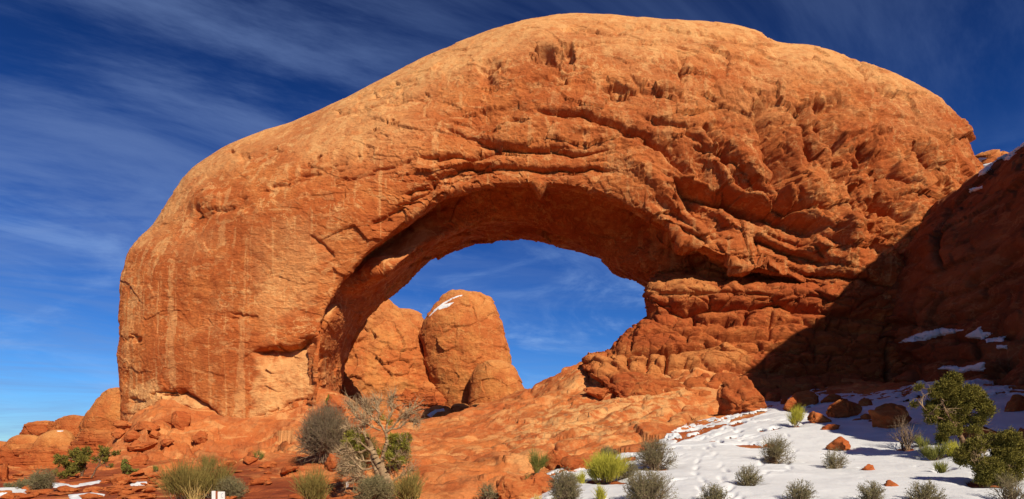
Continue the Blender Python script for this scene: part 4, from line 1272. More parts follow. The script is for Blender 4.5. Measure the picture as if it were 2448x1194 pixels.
BL = [
    (1425, 958, 62, 30, 'oval balanced boulder lying alone on the sunlit slickrock slope', 1, .35, .7, 0, -.08, .05),
    (2002, 1083, 54, 40, 'largest sunlit orange boulder in the snow, behind a grey shrub', 12, .5, .8, .2, 0, .12),
    (2073, 1134, 32, 24, 'round-topped orange boulder in open snow', 3, .4, .8, 0, 0, .12),
    (2130, 1175, 38, 27, 'squarish orange boulder nearest the bottom of the snow field', 4, .6, .8, 0, 0, .12),
    (2098, 1124, 20, 5, 'thin red stone sliver beside the round-topped boulder', 5, .5, .6, 0, 0, .2),
    (1893, 1081, 10, 8, 'pebble-sized orange stone right of a grey shrub in the snow', 6, .4, .8, 0, 0, .2),
    (1706, 1064, 18, 9, 'small red stone in the footprint track', 7, .5, .8, 0, 0, .2), (1688, 1083, 8, 8, 'tiny red stone at the footprint track edge', 8, .5, .8, 0, 0, .2),
    (1295, 1188, 70, 56, 'smooth leaning orange boulder at the lower left edge of the snow', 9, .25, .7, .4, .35, .12), (1240, 1200, 110, 60, 'broad smooth orange rock cut by the bottom border', 10, .2, .7, 0, .2, .2),
    (1330, 1120, 60, 52, 'upright rounded boulder behind the green tuft', 11, .3, .7, .3, .5, .15), (1372, 1122, 56, 36, 'cracked rounded boulder left of the yellow-green shrub', 13, .35, .7, 0, -.2, .15),
    (1262, 1158, 40, 22, 'low stone wedged between two smooth boulders', 14, .4, .8, 0, 0, .2), (1772, 982, 118, 84, 'knobbly red rock hump at the shadow edge above the snow', 15, .7, .9, .2, .45, .3),
    (1800, 985, 40, 12, 'pale flat stone at the upper snow edge', 17, .4, .8, 0, 0, .2),
    (800, 1128, 58, 40, 'tilted flat red slab left of the dead juniper', 18, .75, .7, .3, -.45, .1), (805, 985, 46, 44, 'rounded orange block behind the brown bush', 19, .35, .8, 0, 0, .15),
    (858, 1030, 46, 34, 'orange block behind the bleached branches', 20, .45, .8, 0, 0, .15), (895, 1115, 50, 22, 'flat stone beside the juniper trunk', 21, .6, .8, 0, -.2, .15),
    (845, 1160, 64, 24, 'dark-sided flat slab under the dead juniper', 22, .65, .8, .2, -.15, .15),
    (291, 1160, 42, 27, 'dark cube-shaped boulder on the dirt at the left', 23, .75, .8, .5, 0, .1), (322, 1056, 44, 26, 'overhanging red block at the foot of the arch leg', 24, .6, .8, 0, 0, .1),
    (286, 1048, 28, 22, 'pinkish rounded block left of the overhanging block', 25, .4, .8, 0, 0, .1), (325, 1066, 28, 14, 'small stone under the overhanging block', 26, .4, .8, 0, 0, .1),
    (368, 1048, 26, 24, 'squat block right of the overhanging block', 27, .5, .8, 0, 0, .12), (398, 1072, 32, 18, 'flat-bottomed block below the arch leg', 28, .5, .8, 0, 0, .1),
    (432, 1030, 40, 44, 'tall split block leaning on the arch leg', 29, .6, .6, .4, .2, .1), (480, 1070, 34, 28, 'rounded slab block above the olive bushes', 30, .4, .7, 0, .4, .12),
    (352, 1030, 60, 22, 'row block at the top of the rubble below the leg', 31, .6, .6, 0, 0, .1), (300, 1026, 44, 20, 'end block at the left of the rubble row', 32, .6, .6, 0, 0, .1),
    (410, 1020, 40, 24, 'cracked block beside the tall split block', 33, .6, .6, 0, 0, .1), (340, 1085, 70, 20, 'long slanting block above the small cone juniper', 34, .5, .7, 0, -.25, .12),
    (330, 1110, 50, 24, 'half-buried orange block behind the cone juniper', 35, .4, .7, 0, -.1, .2), (540, 1118, 36, 20, 'round orange stone behind the olive bushes', 36, .4, .8, 0, 0, .2),
    (620, 1160, 56, 18, 'tilted red slab beside the forked snow strip', 37, .7, .7, .2, -.2, .1), (640, 1118, 44, 16, 'dark-edged slab above the forked snow strip', 38, .6, .7, 0, -.1, .15),
    (690, 1135, 50, 16, 'low slab right of the forked snow strip', 39, .6, .7, 0, -.2, .15), (600, 1112, 36, 18, 'rounded slab at the head of the forked snow strip', 40, .4, .7, 0, 0, .15),
    (2014, 1002, 92, 48, 'largest dark boulder in the shaded snow', 41, .5, .8, .2, 0, .15), (1960, 1016, 50, 36, 'dark blocky boulder at the shadow edge of the snow', 42, .6, .8, 0, 0, .12),
    (1985, 1034, 42, 20, 'low dark stone just inside the shadow edge', 43, .5, .8, 0, 0, .15), (1895, 988, 46, 40, 'dark boulder behind the yellow bush', 44, .6, .8, 0, 0, .15),
    (1925, 972, 60, 38, 'dark boulder under the cliff, above the yellow bush', 45, .5, .8, 0, 0, .15), (1848, 962, 40, 26, 'dark boulder at the top corner of the snow', 46, .5, .8, 0, 0, .15),
    (1875, 968, 24, 16, 'grey stone poking through the upper snow', 47, .5, .8, 0, 0, .15), (2068, 976, 32, 26, 'dark pointed stone under the cliff', 48, .7, .8, 0, 0, .12),
    (2070, 1010, 24, 22, 'dark upright stone in the shaded snow', 49, .7, .8, 0, 0, .12), (2083, 1013, 16, 9, 'little dark stone leaning by the upright stone', 50, .6, .8, 0, 0, .15),
    (2046, 1011, 24, 12, 'dark half-buried stone left of the upright stone', 51, .5, .8, 0, 0, .2), (2104, 1019, 18, 7, 'dark flat stone right of the upright stone', 52, .5, .8, 0, 0, .2),
    (2140, 1026, 96, 62, 'broad dark rock left of the big juniper', 53, .45, .8, 0, -.15, .2), (2425, 990, 54, 50, 'dark angular rock in the shaded snow at the right border', 54, .6, .8, 0, -.3, .15),
    (2345, 1055, 110, 40, 'dark ledge rock behind the big juniper', 55, .4, .7, 0, 0, .2), (2440, 1062, 30, 40, 'dark rock at the right border below the snow', 56, .5, .8, 0, 0, .15),
    (1990, 965, 50, 24, 'dark stone at the foot of the cliff, middle of the row', 57, .5, .8, 0, 0, .15), 
    (8, 1150, 30, 50, 'dark shaded rock at the left border', 60, .4, .8, 0, 0, .15),
    (2012, 985, 30, 20, 'dark stone touching the largest dark boulder', 62, .5, .8, 0, 0, .15),
]
for b_ in BL:
    boulder(*b_[:6], ang=min(.95, b_[6] + .3), depth=b_[7], turn=b_[8], tilt=b_[9], sink=b_[10] + .10, big=b_[2] > 60)
rnd = random.Random(5)
for k in range(82):
    u = rnd.uniform(10, 460) if k < 68 else rnd.uniform(540, 860)
    v = rnd.uniform(1136, 1198) if k < 68 else rnd.uniform(1125, 1200)
    s_ = 0.6 + (v - 1130) / 70.0
    boulder(u, v, rnd.uniform(14, 44) * s_, rnd.uniform(4, 11) * s_, 'flat red stone slab scattered over the dirt and rock at the lower left', 100 + k, ang=.6, depth=rnd.uniform(.6, 1), turn=rnd.uniform(-.4, .4), tilt=rnd.uniform(-.2, .1), sink=.25,
            group='flat stone slabs on the ground at the lower left', cat='stone slab', name='stone_slab')

# ================================================================== PLANTS
def plant_mat(name, a_, b_, rough=0.8, trans=0.0):
    m, b, (n, put, math_, vmath, noise, ramp, mix) = mat_new(name)
    g = n('ShaderNodeNewGeometry').outputs['Position']
    f = ramp(noise(g, 7.0, 4, 0.7), 0.35, 0.65)
    f2 = ramp(noise(g, 60.0, 2, 0.6), 0.3, 0.7)
    c = mix(math_('ADD', math_('MULTIPLY', f, 0.6), math_('MULTIPLY', f2, 0.4)), a_, b_)
    put(b.inputs['Base Color'], c)
    b.inputs['Roughness'].default_value = rough
    return m


M_TWIG = plant_mat('grey_twig', (0.15, 0.11, 0.065), (0.30, 0.225, 0.135))
M_BRN = plant_mat('brown_twig', (0.15, 0.10, 0.065), (0.28, 0.195, 0.125))
M_SAGE = plant_mat('sage_leaf', (0.15, 0.13, 0.055), (0.27, 0.23, 0.11))
M_TEA = plant_mat('yellow_green_stem', (0.24, 0.235, 0.022), (0.50, 0.43, 0.06))
M_OLIVE = plant_mat('olive_stem', (0.13, 0.105, 0.026), (0.30, 0.215, 0.06))
M_GRN = plant_mat('green_stem', (0.11, 0.125, 0.025), (0.24, 0.225, 0.05))
M_JUN = plant_mat('juniper_scale_leaf', (0.095, 0.088, 0.016), (0.23, 0.185, 0.035))
M_JUNG = plant_mat('bright_juniper_leaf', (0.15, 0.145, 0.02), (0.33, 0.29, 0.045))
M_BARK = plant_mat('juniper_bark', (0.10, 0.055, 0.032), (0.22, 0.13, 0.075))
M_DEAD = plant_mat('bleached_wood', (0.24, 0.15, 0.075), (0.52, 0.37, 0.21))
M_GNARL = plant_mat('gnarled_wood', (0.16, 0.095, 0.05), (0.40, 0.27, 0.145))
M_STRAW = plant_mat('dry_straw', (0.50, 0.33, 0.10), (0.68, 0.48, 0.18))


def tubes(name, segs, mat, parent, sides=3):
    A = np.array([s[0] for s in segs], F32)
    B = np.array([s[1] for s in segs], F32)
    r0 = np.array([s[2] for s in segs], F32)
    r1 = np.array([s[3] for s in segs], F32)
    D = B - A
    D /= np.linalg.norm(D, axis=1)[:, None] + 1e-9
    ref = np.where(np.abs(D[:, 2:3]) < 0.8, np.array([[0, 0, 1]], F32), np.array([[1, 0, 0]], F32))
    X = np.cross(D, ref)
    X /= np.linalg.norm(X, axis=1)[:, None] + 1e-9
    Yv = np.cross(D, X)
    an = np.arange(sides) * 2 * np.pi / sides
    ring = X[:, None] * np.cos(an)[None, :, None] + Yv[:, None] * np.sin(an)[None, :, None]
    V = np.concatenate([A[:, None] + ring * r0[:, None, None], B[:, None] + ring * r1[:, None, None]], 1)
    base = (np.arange(len(segs)) * 2 * sides)[:, None]
    fs = []
    for k in range(sides):
        k2 = (k + 1) % sides
        fs.append(base + np.array([[k, k2, sides + k2, sides + k]]))
    return link(name, mesh_np(name, V, np.concatenate(fs).astype(np.int32), True), mat, parent)


def blades(name, pos, dr, ln, wd, mat, parent, rs):
    pos, dr = np.asarray(pos, F32), np.asarray(dr, F32)
    dr = dr / (np.linalg.norm(dr, axis=1)[:, None] + 1e-9)
    q = rs.normal(size=dr.shape).astype(F32)
    sd_ = np.cross(dr, q)
    sd_ /= np.linalg.norm(sd_, axis=1)[:, None] + 1e-9
    ln = np.broadcast_to(np.asarray(ln, F32), (len(pos),))[:, None]
    wd = np.broadcast_to(np.asarray(wd, F32), (len(pos),))[:, None]
    V = np.stack([pos, pos + dr * ln * 0.55 + sd_ * wd, pos + dr * ln, pos + dr * ln * 0.45 - sd_ * wd], 1)
    f = np.arange(len(pos) * 4, dtype=np.int32).reshape(-1, 4)
    return link(name, mesh_np(name, V, f, False), mat, parent)


def vn(v):
    return v / (np.linalg.norm(v) + 1e-9)


def grow(rs, p, d, L, r, lvl, segs, tips, wig=0.25, up=0.12, kids=1.5, nseg=3, spread=0.75):
    for k in range(nseg):
        d = vn(d + rs.normal(size=3) * wig + np.array([0, 0, up]))
        p1 = p + d * (L / nseg)
        ra, rb = r * (1 - 0.7 * k / nseg), r * (1 - 0.7 * (k + 1) / nseg)
        segs.append((p, p1, ra, rb))
        if lvl == 0:
            tips.append((p1, d))
        else:
            nk = int(kids) + (rs.rand() < kids - int(kids))
            for _ in range(nk):
                cd = vn(d + rs.normal(size=3) * spread)
                grow(rs, p1, cd, L * rs.uniform(0.45, 0.7), rb * 0.75, lvl - 1, segs, tips, wig, up, kids, nseg, spread)
        p = p1


def twiggy(u, v, w, h, label, seed, twig=None, leaf=None, dens=1.0, leafn=5, name='shrub', cat='shrub', group=None, flat=1.0):
    rs = np.random.RandomState(seed)
    g = on_ground(u, v)
    px = g.y / FPX
    W_, H_ = w * px / 2, h * px
    root = empty(name, g)
    tag(root, label, cat, group)
    segs, tips = [], []
    nst = int(30 * dens)
    for k in range(nst):
        a = rs.uniform(0, 2 * np.pi)
        t = math.sqrt(rs.rand()) * 1.0
        tgt = np.array([math.cos(a) * t * W_ * 0.75, math.sin(a) * t * W_ * 0.75, H_ * (0.85 - 0.45 * t * t)])
        p = np.array([rs.normal() * W_ * 0.10, rs.normal() * W_ * 0.10, -0.03])
        L = np.linalg.norm(tgt) * 0.85
        grow(rs, p, vn(tgt), L, max(0.013, 0.013 * H_ + 0.005), 2, segs, tips, 0.20, 0.06, 1.8 * math.sqrt(dens), 3, 0.55)
    # keep the outline the photo shows
    P1 = np.array([s_[1] for s_ in segs])
    q = (P1[:, 0] / (W_ * 1.08)) ** 2 + (P1[:, 1] / (W_ * 1.08)) ** 2 + (np.maximum(P1[:, 2], 0) / (H_ * 1.04)) ** 2.4
    segs = [s_ for s_, q_ in zip(segs, q) if q_ < 1 + 0.12 * rs.normal()]
    tubes('branches', segs, twig or M_TWIG, root)
    if leafn:
        B = np.array([s_[1] for s_ in segs if s_[2] < 0.008])
        D = np.array([s_[1] - s_[0] for s_ in segs if s_[2] < 0.008])
        if len(B):
            B = np.repeat(B, leafn, 0)
            D = np.repeat(D, leafn, 0)
            B = B - D * rs.rand(len(B), 1)
            dd = D / (np.linalg.norm(D, axis=1)[:, None] + 1e-9) + rs.normal(size=D.shape) * 0.8
            blades('leaves', B, dd, rs.uniform(0.5, 1.2, len(B)) * 0.022 * (0.6 + px / 0.013 * 0.4), 0.0045 * (0.6 + px / 0.013 * 0.4), leaf or M_SAGE, root, rs)
    return root


def broom(u, v, w, h, label, seed, mat, n_=700, name='shrub', cat='shrub', lean=0.75, inner=True, rad=0.0045, group=None, stalk=0.55):
    """many fine jointed green stems, all running upward and outward"""
    rs = np.random.RandomState(seed)
    g = on_ground(u, v)
    px = g.y / FPX
    W_, H_ = w * px / 2, h * px
    rad = rad * max(1.0, px / 0.013)
    root = empty(name, g)
    tag(root, label, cat, group)
    wood, segs = [], []
    nb = max(6, int(n_ / 45))
    for b in range(nb):
        a = rs.uniform(0, 2 * np.pi)
        t = math.sqrt(rs.rand())
        tip = np.array([math.cos(a) * t * W_ * 0.62, math.sin(a) * t * W_ * 0.62, H_ * (1 - stalk) * rs.uniform(0.5, 1.3) * (1 - 0.3 * t)])
        p0 = np.array([tip[0] * 0.15, tip[1] * 0.15, -0.03])
        mid = p0 * 0.4 + tip * 0.6 + rs.normal(size=3) * H_ * 0.05
        wood += [(p0, mid, rad * 2.6, rad * 2.0), (mid, tip, rad * 2.0, rad * 1.3)]
        for k in range(int(n_ / nb)):
            s0 = mid + (tip - mid) * rs.rand() + rs.normal(size=3) * H_ * 0.04
            d = vn(np.array([tip[0] / W_ * lean, tip[1] / W_ * lean, 0.9]) + rs.normal(size=3) * 0.30)
            L = H_ * stalk * rs.uniform(0.45, 1.0)
            m_ = s0 + d * L * 0.55
            e = m_ + vn(d + rs.normal(size=3) * 0.22 + np.array([0, 0, 0.15])) * L * 0.45
            segs += [(s0, m_, rad, rad * 0.8), (m_, e, rad * 0.8, rad * 0.3)]
    tubes('branches', wood, M_BRN, root)
    tubes('stems', segs, mat, root)
    return root


def limb(pts, r0, r1, segs, g, px, rs, sub=5, wob=0.6):
    """a hand-placed limb: points (du, dv, ddepth) in photo pixels from the foot"""
    C = np.array([(p[0] * px, (p[2] if len(p) > 2 else 0) * px, -p[1] * px) for p in pts], float)
    S = spline(C, sub * (len(pts) - 1) + 1, 0) if len(pts) > 2 else C
    n_ = len(S)
    S[1:-1] += rs.normal(size=S[1:-1].shape) * wob * px
    for k in range(n_ - 1):
        segs.append((S[k], S[k + 1], (r0 + (r1 - r0) * k / (n_ - 1)) * px, (r0 + (r1 - r0) * (k + 1) / (n_ - 1)) * px))
    return S


def foliage(rs, clumps, u, v, px, per, blade, wid, tuft):
    pos, dr = [], []
    for (cu_, cv_, cr, cd) in clumps:
        c = np.array([(cu_ - u) * px, cd * px, (v - cv_) * px])
        R = cr * px
        nt = max(6, int(1.7 * per * (cr / 20.0) ** 2))
        for k in range(nt):
            d = vn(rs.normal(size=3) + np.array([0, 0, 0.15]))
            tp = c + d * R * rs.uniform(0.25, 1.0) ** 0.5 * np.array([1, 1, 0.9]) * rs.uniform(0.75, 1.15)
            td = vn(d + np.array([0, 0, 0.7]) + rs.normal(size=3) * 0.3)
            nb = 22
            q = tp + rs.normal(size=(nb, 3)) * tuft * px * 0.45 + td * rs.uniform(-1, 1, (nb, 1)) * tuft * px
            pos.append(q)
            dr.append(td[None] + rs.normal(size=(nb, 3)) * 0.55)
    return np.concatenate(pos), np.concatenate(dr)


def juniper(u, v, label, clumps, limbs, seed, per=46, mat=None, blade=4.6, wid=1.0, tuft=4.5, name='juniper', twigs=0):
    rs = np.random.RandomState(seed)
    g = on_ground(u, v)
    px = g.y / FPX
    root = empty(name, g)
    tag(root, label, 'tree')
    segs = []
    ends = []
    for pts, r0, r1 in limbs:
        S = limb([(p[0] - u, p[1] - v, (p[2] if len(p) > 2 else 0)) for p in pts], r0, r1, segs, g, px, rs)
        ends.append(S)
    cl = [(c[0], c[1], c[2], c[3] if len(c) > 3 else rs.uniform(-1.0, 1.0) * 26) for c in clumps]
    for c in cl:                                             # a bough to every clump
        p = np.array([(c[0] - u) * px, c[3] * px, (v - c[1]) * px])
        best = min((q for S in ends for q in S[len(S) // 3:]), key=lambda q: np.linalg.norm(q - p) + (q[2] > p[2]) * 0.5)
        m_ = (best + p) / 2 + rs.normal(size=3) * 3 * px
        segs += [(best, m_, 2.2 * px, 1.5 * px), (m_, p, 1.5 * px, 0.6 * px)]
        for k in range(5):
            e = p + vn(rs.normal(size=3)) * c[2] * px * rs.uniform(0.7, 1.15)
            segs.append((p, e, 0.7 * px, 0.3 * px))
    tubes('trunk', segs, M_BARK, root, 6)
    pos, dr = foliage(rs, cl, u, v, px, per, blade, wid, tuft)
    blades('crown', pos, dr, rs.uniform(0.7, 1.3, len(pos)) * blade * px, wid * px, mat or M_JUN, root, rs)
    if twigs:
        tw, tips = [], []
        for k in range(twigs):
            S = ends[rs.randint(len(ends))]
            p = S[rs.randint(len(S) // 2, len(S))]
            grow(rs, p, vn(rs.normal(size=3) + np.array([0, -.3, .3])), rs.uniform(20, 45) * px, 1.1 * px, 1, tw, tips, 0.35, 0.1, 1.2, 3, 0.7)
        tubes('dead_twigs', tw, M_DEAD, root)
    return root


# ---- shrubs standing in the snow
twiggy(1850, 1112, 96, 76, 'large round grey shrub in mid snow with a bare red slab at its left', 1, dens=1.1)
twiggy(1998, 1130, 66, 62, 'grey shrub standing directly in front of the largest sunlit orange boulder', 2, dens=.8)
twiggy(1790, 1168, 66, 58, 'small round grey shrub on open snow below the large round one', 3, dens=.85)
twiggy(1705, 1208, 78, 50, 'grey shrub cut by the bottom border beside the footprint track', 4, dens=.8)
twiggy(1912, 1208, 84, 62, 'upright grey shrub cut by the bottom border, right of the footprints', 5, dens=.8)
twiggy(2080, 1210, 82, 62, 'grey shrub cut by the bottom border, left of the squarish orange boulder', 6, dens=.8)
twiggy(2210, 1210, 96, 60, 'grey shrub cut by the bottom border, below the junipers', 7, dens=.9)
twiggy(1565, 1126, 104, 78, 'dense grey shrub at the upper left edge of the snow field', 8, dens=1.5, twig=M_BRN)
twiggy(1552, 1212, 140, 92, 'wide brown-grey shrub at the bottom border, left part of the snow', 9, dens=1.6, twig=M_BRN)
twiggy(1348, 1208, 88, 90, 'dark grey shrub left of the yellow-green shrub', 10, dens=1.5, twig=M_BRN)
twiggy(1455, 1108, 56, 40, 'grey-brown shrub peeping out behind the yellow-green shrub', 12, dens=1.0, twig=M_BRN)
broom(1450, 1158, 140, 92, 'bright yellow-green broom-like shrub at the left edge of the snow', 11, M_TEA, 1800)
broom(1434, 1206, 46, 50, 'small yellow tuft at the bottom border below the yellow-green shrub', 13, M_TEA, 240)
broom(1395, 1165, 40, 45, 'yellow-green tuft between the dark grey and the yellow-green shrubs', 14, M_TEA, 200)
broom(1283, 1136, 52, 70, 'drooping green grass-like tuft beside an upright rounded boulder', 15, M_GRN, 420, lean=.9)
broom(1270, 1160, 34, 32, 'low yellowish tuft below the drooping green one', 16, M_OLIVE, 160)
twiggy(1165, 1206, 60, 42, 'grey shrub tip at the bottom border, alone on the slickrock', 17, dens=.7)
broom(1902, 1024, 46, 64, 'upright yellow bush on a small red mound at the shadow edge of the snow', 18, M_TEA, 420, lean=.45)
twiggy(2166, 1078, 88, 96, 'bare dark twiggy bush left of the big juniper', 19, twig=M_BRN, leafn=0, dens=.55, name='bare_bush')
broom(2246, 1140, 34, 46, 'small bright green tuft in the snow under the junipers', 20, M_GRN, 260, lean=.5)
broom(2232, 1104, 74, 62, 'green broom-like shrub left of the big juniper trunk', 21, M_GRN, 600)
broom(2285, 1098, 70, 60, 'yellow-green shrub at the foot of the big juniper trunk', 22, M_TEA, 420)
broom(2205, 1076, 34, 46, 'green tuft between the bare dark bush and the big juniper', 23, M_GRN, 240)
twiggy(2412, 1206, 100, 80, 'straw-coloured leafless bush at the bottom right corner', 24, twig=M_TWIG, leafn=2, dens=.8, name='bare_bush')
twiggy(2440, 1150, 50, 60, 'pale dead bush against the lower juniper at the right border', 25, twig=M_TWIG, leafn=0, dens=.5, name='bare_bush')

# ---- junipers on the right
juniper(2304, 1094, 'tall olive-green juniper standing in the shaded snow at the right',
        [(2265, 912, 17), (2246, 928, 19), (2284, 924, 19), (2226, 942, 14), (2268, 950, 23), (2308, 944, 19), (2248, 976, 22), (2292, 974, 23), (2334, 962, 15), (2343, 984, 16), (2268, 1004, 20), (2308, 1004, 18),
         (2232, 1002, 13), (2332, 1006, 12), (2212, 926, 8), (2248, 1030, 15), (2352, 968, 10), (2192, 968, 7), (2225, 985, 13), (2285, 945, 20), (2322, 1028, 12), (2285, 1030, 14), (2260, 1050, 12), (2345, 948, 8), (2265, 975, 18)],
        [([(2310, 1096), (2303, 1060, 0), (2290, 1030, 0), (2284, 1005, 4), (2288, 970, 6), (2272, 925, 0)], 7, 2), ([(2290, 1030, 0), (2265, 1005, -8), (2250, 970, -8), (2240, 940, -4)], 4, 1.2), ([(2288, 1020, 0), (2310, 1000, 8), (2330, 980, 10)], 4, 1.2),
         ([(2284, 1012, 0), (2240, 1000, -6), (2200, 975, -10), (2185, 955, -12)], 2.6, .6), ([(2303, 1060), (2322, 1040, 6), (2335, 1010, 6)], 3, 1)], 31, per=110, twigs=44)
juniper(2362, 1168, 'low spreading juniper at the lower right corner of the snow',
        [(2330, 1070, 22), (2320, 1096, 22), (2364, 1060, 22), (2396, 1052, 24), (2422, 1076, 24), (2390, 1086, 26), (2432, 1110, 26), (2350, 1118, 27), (2392, 1124, 26), (2344, 1146, 18), (2380, 1150, 17), (2440, 1140, 18), (2300, 1085, 12)],
        [([(2362, 1172), (2358, 1140), (2372, 1100), (2396, 1060)], 6, 1.5), ([(2360, 1150), (2335, 1120), (2325, 1080)], 4, 1), ([(2365, 1150), (2400, 1130), (2430, 1100)], 4, 1)], 32, per=105, twigs=26)

# ---- the dead juniper in the middle and the bushes round it
def dead_juniper():
    rs = np.random.RandomState(33)
    u, v = 932, 1178
    g = on_ground(u, v)
    px = g.y / FPX
    root = empty('dead_juniper', g)
    tag(root, 'gnarled half-dead juniper with bleached branches and a few green tufts', 'tree')
    segs, ends = [], []
    for pts, r0, r1 in [
        ([(942, 1200), (930, 1165), (916, 1130), (900, 1098), (884, 1070), (880, 1050)], 14, 6), ([(925, 1180), (912, 1150), (898, 1120), (888, 1090)], 9, 5), ([(946, 1190), (938, 1160), (926, 1135)], 8, 5),
        ([(914, 1128), (914, 1105), (918, 1080), (926, 1058), (922, 1034)], 6.5, 3.5), ([(922, 1036), (908, 1012), (905, 985), (898, 962)], 3.2, .9), ([(922, 1036), (928, 1008), (936, 980), (934, 958)], 3.2, .9),
        ([(922, 1036), (944, 1018), (960, 998), (985, 980)], 3, .8), ([(926, 1030), (955, 1022), (975, 1008), (990, 1012)], 2.6, .7), ([(915, 1024), (895, 1005), (880, 990), (876, 970)], 2.8, .7), ([(910, 1030), (880, 1015), (868, 1000)], 2.4, .7),
        ([(884, 1070), (862, 1082), (838, 1076), (818, 1082)], 3.6, .9), ([(886, 1078), (860, 1056), (848, 1038), (836, 1030)], 3.2, .9), ([(880, 1055), (868, 1034), (872, 1018)], 2.8, .8), ([(892, 1100), (866, 1104), (846, 1096), (826, 1108)], 3.2, .9),
        ([(898, 1118), (872, 1124), (850, 1114), (830, 1120)], 3, .9), ([(905, 1135), (880, 1150), (866, 1140), (846, 1152)], 3, .8), ([(918, 1165), (890, 1180), (868, 1182), (840, 1196)], 4, 1.2), ([(930, 1160), (955, 1140), (978, 1128)], 2.6, .8),
        ([(935, 1175), (960, 1172), (985, 1182)], 3.4, 1.0), ([(925, 1062), (945, 1072), (965, 1066)], 2.6, .8), ([(920, 1098), (940, 1100), (960, 1090)], 2.2, .7), ([(850, 1000, 20), (842, 985, 22), (835, 972, 24)], 1.6, .5), ([(868, 1010, 10), (852, 998, 16), (846, 978, 20)], 1.8, .5),
            ([(905, 1140), (890, 1165), (878, 1196)], 4.5, 2), ([(936, 1170), (922, 1190), (915, 1215)], 5, 3)]:
        pts = [(p[0] - u, p[1] - v, (p[2] if len(p) > 2 else rs.uniform(-9, 9) * (k_ / 3.0))) for k_, p in enumerate(pts)]
        ends.append((limb(pts, r0, r1, segs, g, px, rs, 5, 0.9), r0))
    tubes('trunk', segs, M_GNARL, root, 7)
    tw, tips = [], []
    for S, r0 in ends:
        if r0 > 3.8:
            continue
        for k in range(len(S) // 3, len(S)):
            for _ in range(2 + (k > len(S) * 2 // 3) * 3):
                d = vn((S[k] - S[k - 1]) * 40 + rs.normal(size=3) * 0.7 * 1.0 + np.array([0, 0, 0.25]))
                grow(rs, S[k], d, rs.uniform(16, 36) * px, 1.15 * px, 1, tw, tips, 0.30, 0.08, 1.9, 3, 0.7)
    tubes('dead_twigs', tw, M_DEAD, root)
    cl = [(948, 1072, 10, 0), (856, 1060, 10, 4), (838, 1058, 10, 0), (938, 1052, 14, 4), (958, 1050, 12, -4), (974, 1048, 11, 0), (968, 1068, 12, -6), (946, 1064, 10, 6), (932, 1090, 10, -8), (950, 1092, 10, 4), (962, 1102, 8, 0), (840, 1040, 16, 8), (828, 1056, 10, 6), (846, 1056, 10, 0), (930, 1012, 7, 6), (906, 1010, 6, 8), (880, 985, 8, 20), (862, 1048, 12, 6), (852, 1070, 12, 4), (872, 1075, 9, 6), (900, 1085, 8, 8), (930, 1070, 9, 8), (915, 1000, 6, 4)]
    pos, dr = foliage(rs, cl, u, v, px, 46, 4, 1, 4)
    blades('crown', pos, dr, rs.uniform(0.7, 1.3, len(pos)) * 4.2 * px, 0.9 * px, M_JUNG, root, rs)


dead_juniper()
twiggy(778, 1106, 136, 146, 'tall dense grey-brown bush left of the dead juniper', 41, dens=2.8, twig=M_BRN, leafn=5)
broom(748, 1212, 74, 112, 'olive-green upright bush at the bottom border left of the dead juniper', 42, M_OLIVE, 700, lean=.5)
broom(980, 1212, 84, 104, 'dark olive bush at the bottom border right of the dead juniper trunk', 43, M_OLIVE, 640, lean=.6)
juniper(790, 978, 'small green juniper sprig on the ridge beside the foot of the arch leg', [(784, 962, 8), (796, 958, 7), (790, 970, 8), (802, 968, 5)], [([(790, 980), (790, 970), (791, 962)], 1.2, .5)], 44, per=70, mat=M_JUNG, blade=3.2, wid=.8, tuft=2.5)
broom(820, 1060, 40, 40, 'yellow-green tuft behind the left branches of the dead juniper', 45, M_TEA, 260)

# ---- left side
juniper(196, 1144, 'bushy dark green juniper, the widest on the far left', [(160, 1102, 15), (176, 1086, 14), (196, 1092, 15), (207, 1080, 11), (166, 1120, 15), (190, 1114, 15), (150, 1116, 10), (211, 1100, 10), (182, 1128, 11), (150, 1134, 9), (168, 1138, 9)],
        [([(198, 1148), (194, 1130), (184, 1110), (176, 1092)], 3, 1), ([(196, 1138), (204, 1115), (206, 1090)], 2.2, .8)], 51, per=70, blade=3.6, wid=.9, tuft=3)
juniper(224, 1146, 'open-crowned juniper right of the widest one on the far left', [(250, 1078, 11), (238, 1092, 10), (262, 1086, 8), (252, 1102, 8), (228, 1100, 8), (240, 1082, 8), (256, 1116, 5)],
        [([(216, 1148), (226, 1130), (236, 1112), (246, 1088)], 2.2, .8), ([(232, 1118), (250, 1108), (254, 1120)], 1.2, .5)], 52, per=70, blade=3.4, wid=.9, tuft=3)
juniper(299, 1138, 'small cone-shaped green juniper left of the rubble slope', [(300, 1106, 6), (298, 1116, 9), (306, 1122, 10), (293, 1127, 9), (312, 1130, 8), (300, 1130, 10)], [([(299, 1140), (299, 1125), (300, 1108)], 1.6, .6)], 53, per=80, mat=M_GRN, blade=3.2, wid=.9, tuft=2.6)
twiggy(103, 1178, 62, 60, 'grey-green shrub on the dirt at the far left', 54, dens=1.4, leafn=6)
twiggy(58, 1174, 44, 30, 'low grey shrub left of the grey-green one', 55, dens=.9, leafn=6)
twiggy(20, 1172, 30, 20, 'tiny grey shrub beside the snow patch at the left border', 57, dens=.6, leafn=6)
broom(134, 1140, 40, 24, 'low olive shrub under the widest left juniper', 58, M_OLIVE, 220)
broom(440, 1212, 124, 128, 'big olive-yellow bush, left one of the clump beside the white sign', 59, M_OLIVE, 1000, lean=.7)
broom(510, 1192, 150, 108, 'big olive-yellow bush behind the white sign', 60, M_OLIVE, 1100, lean=.7)
twiggy(552, 1194, 84, 56, 'grey twiggy bush right of the white sign', 61, dens=1.4, leafn=4)
broom(492, 1130, 70, 52, 'small olive bush sticking up at the back of the clump', 62, M_OLIVE, 300)
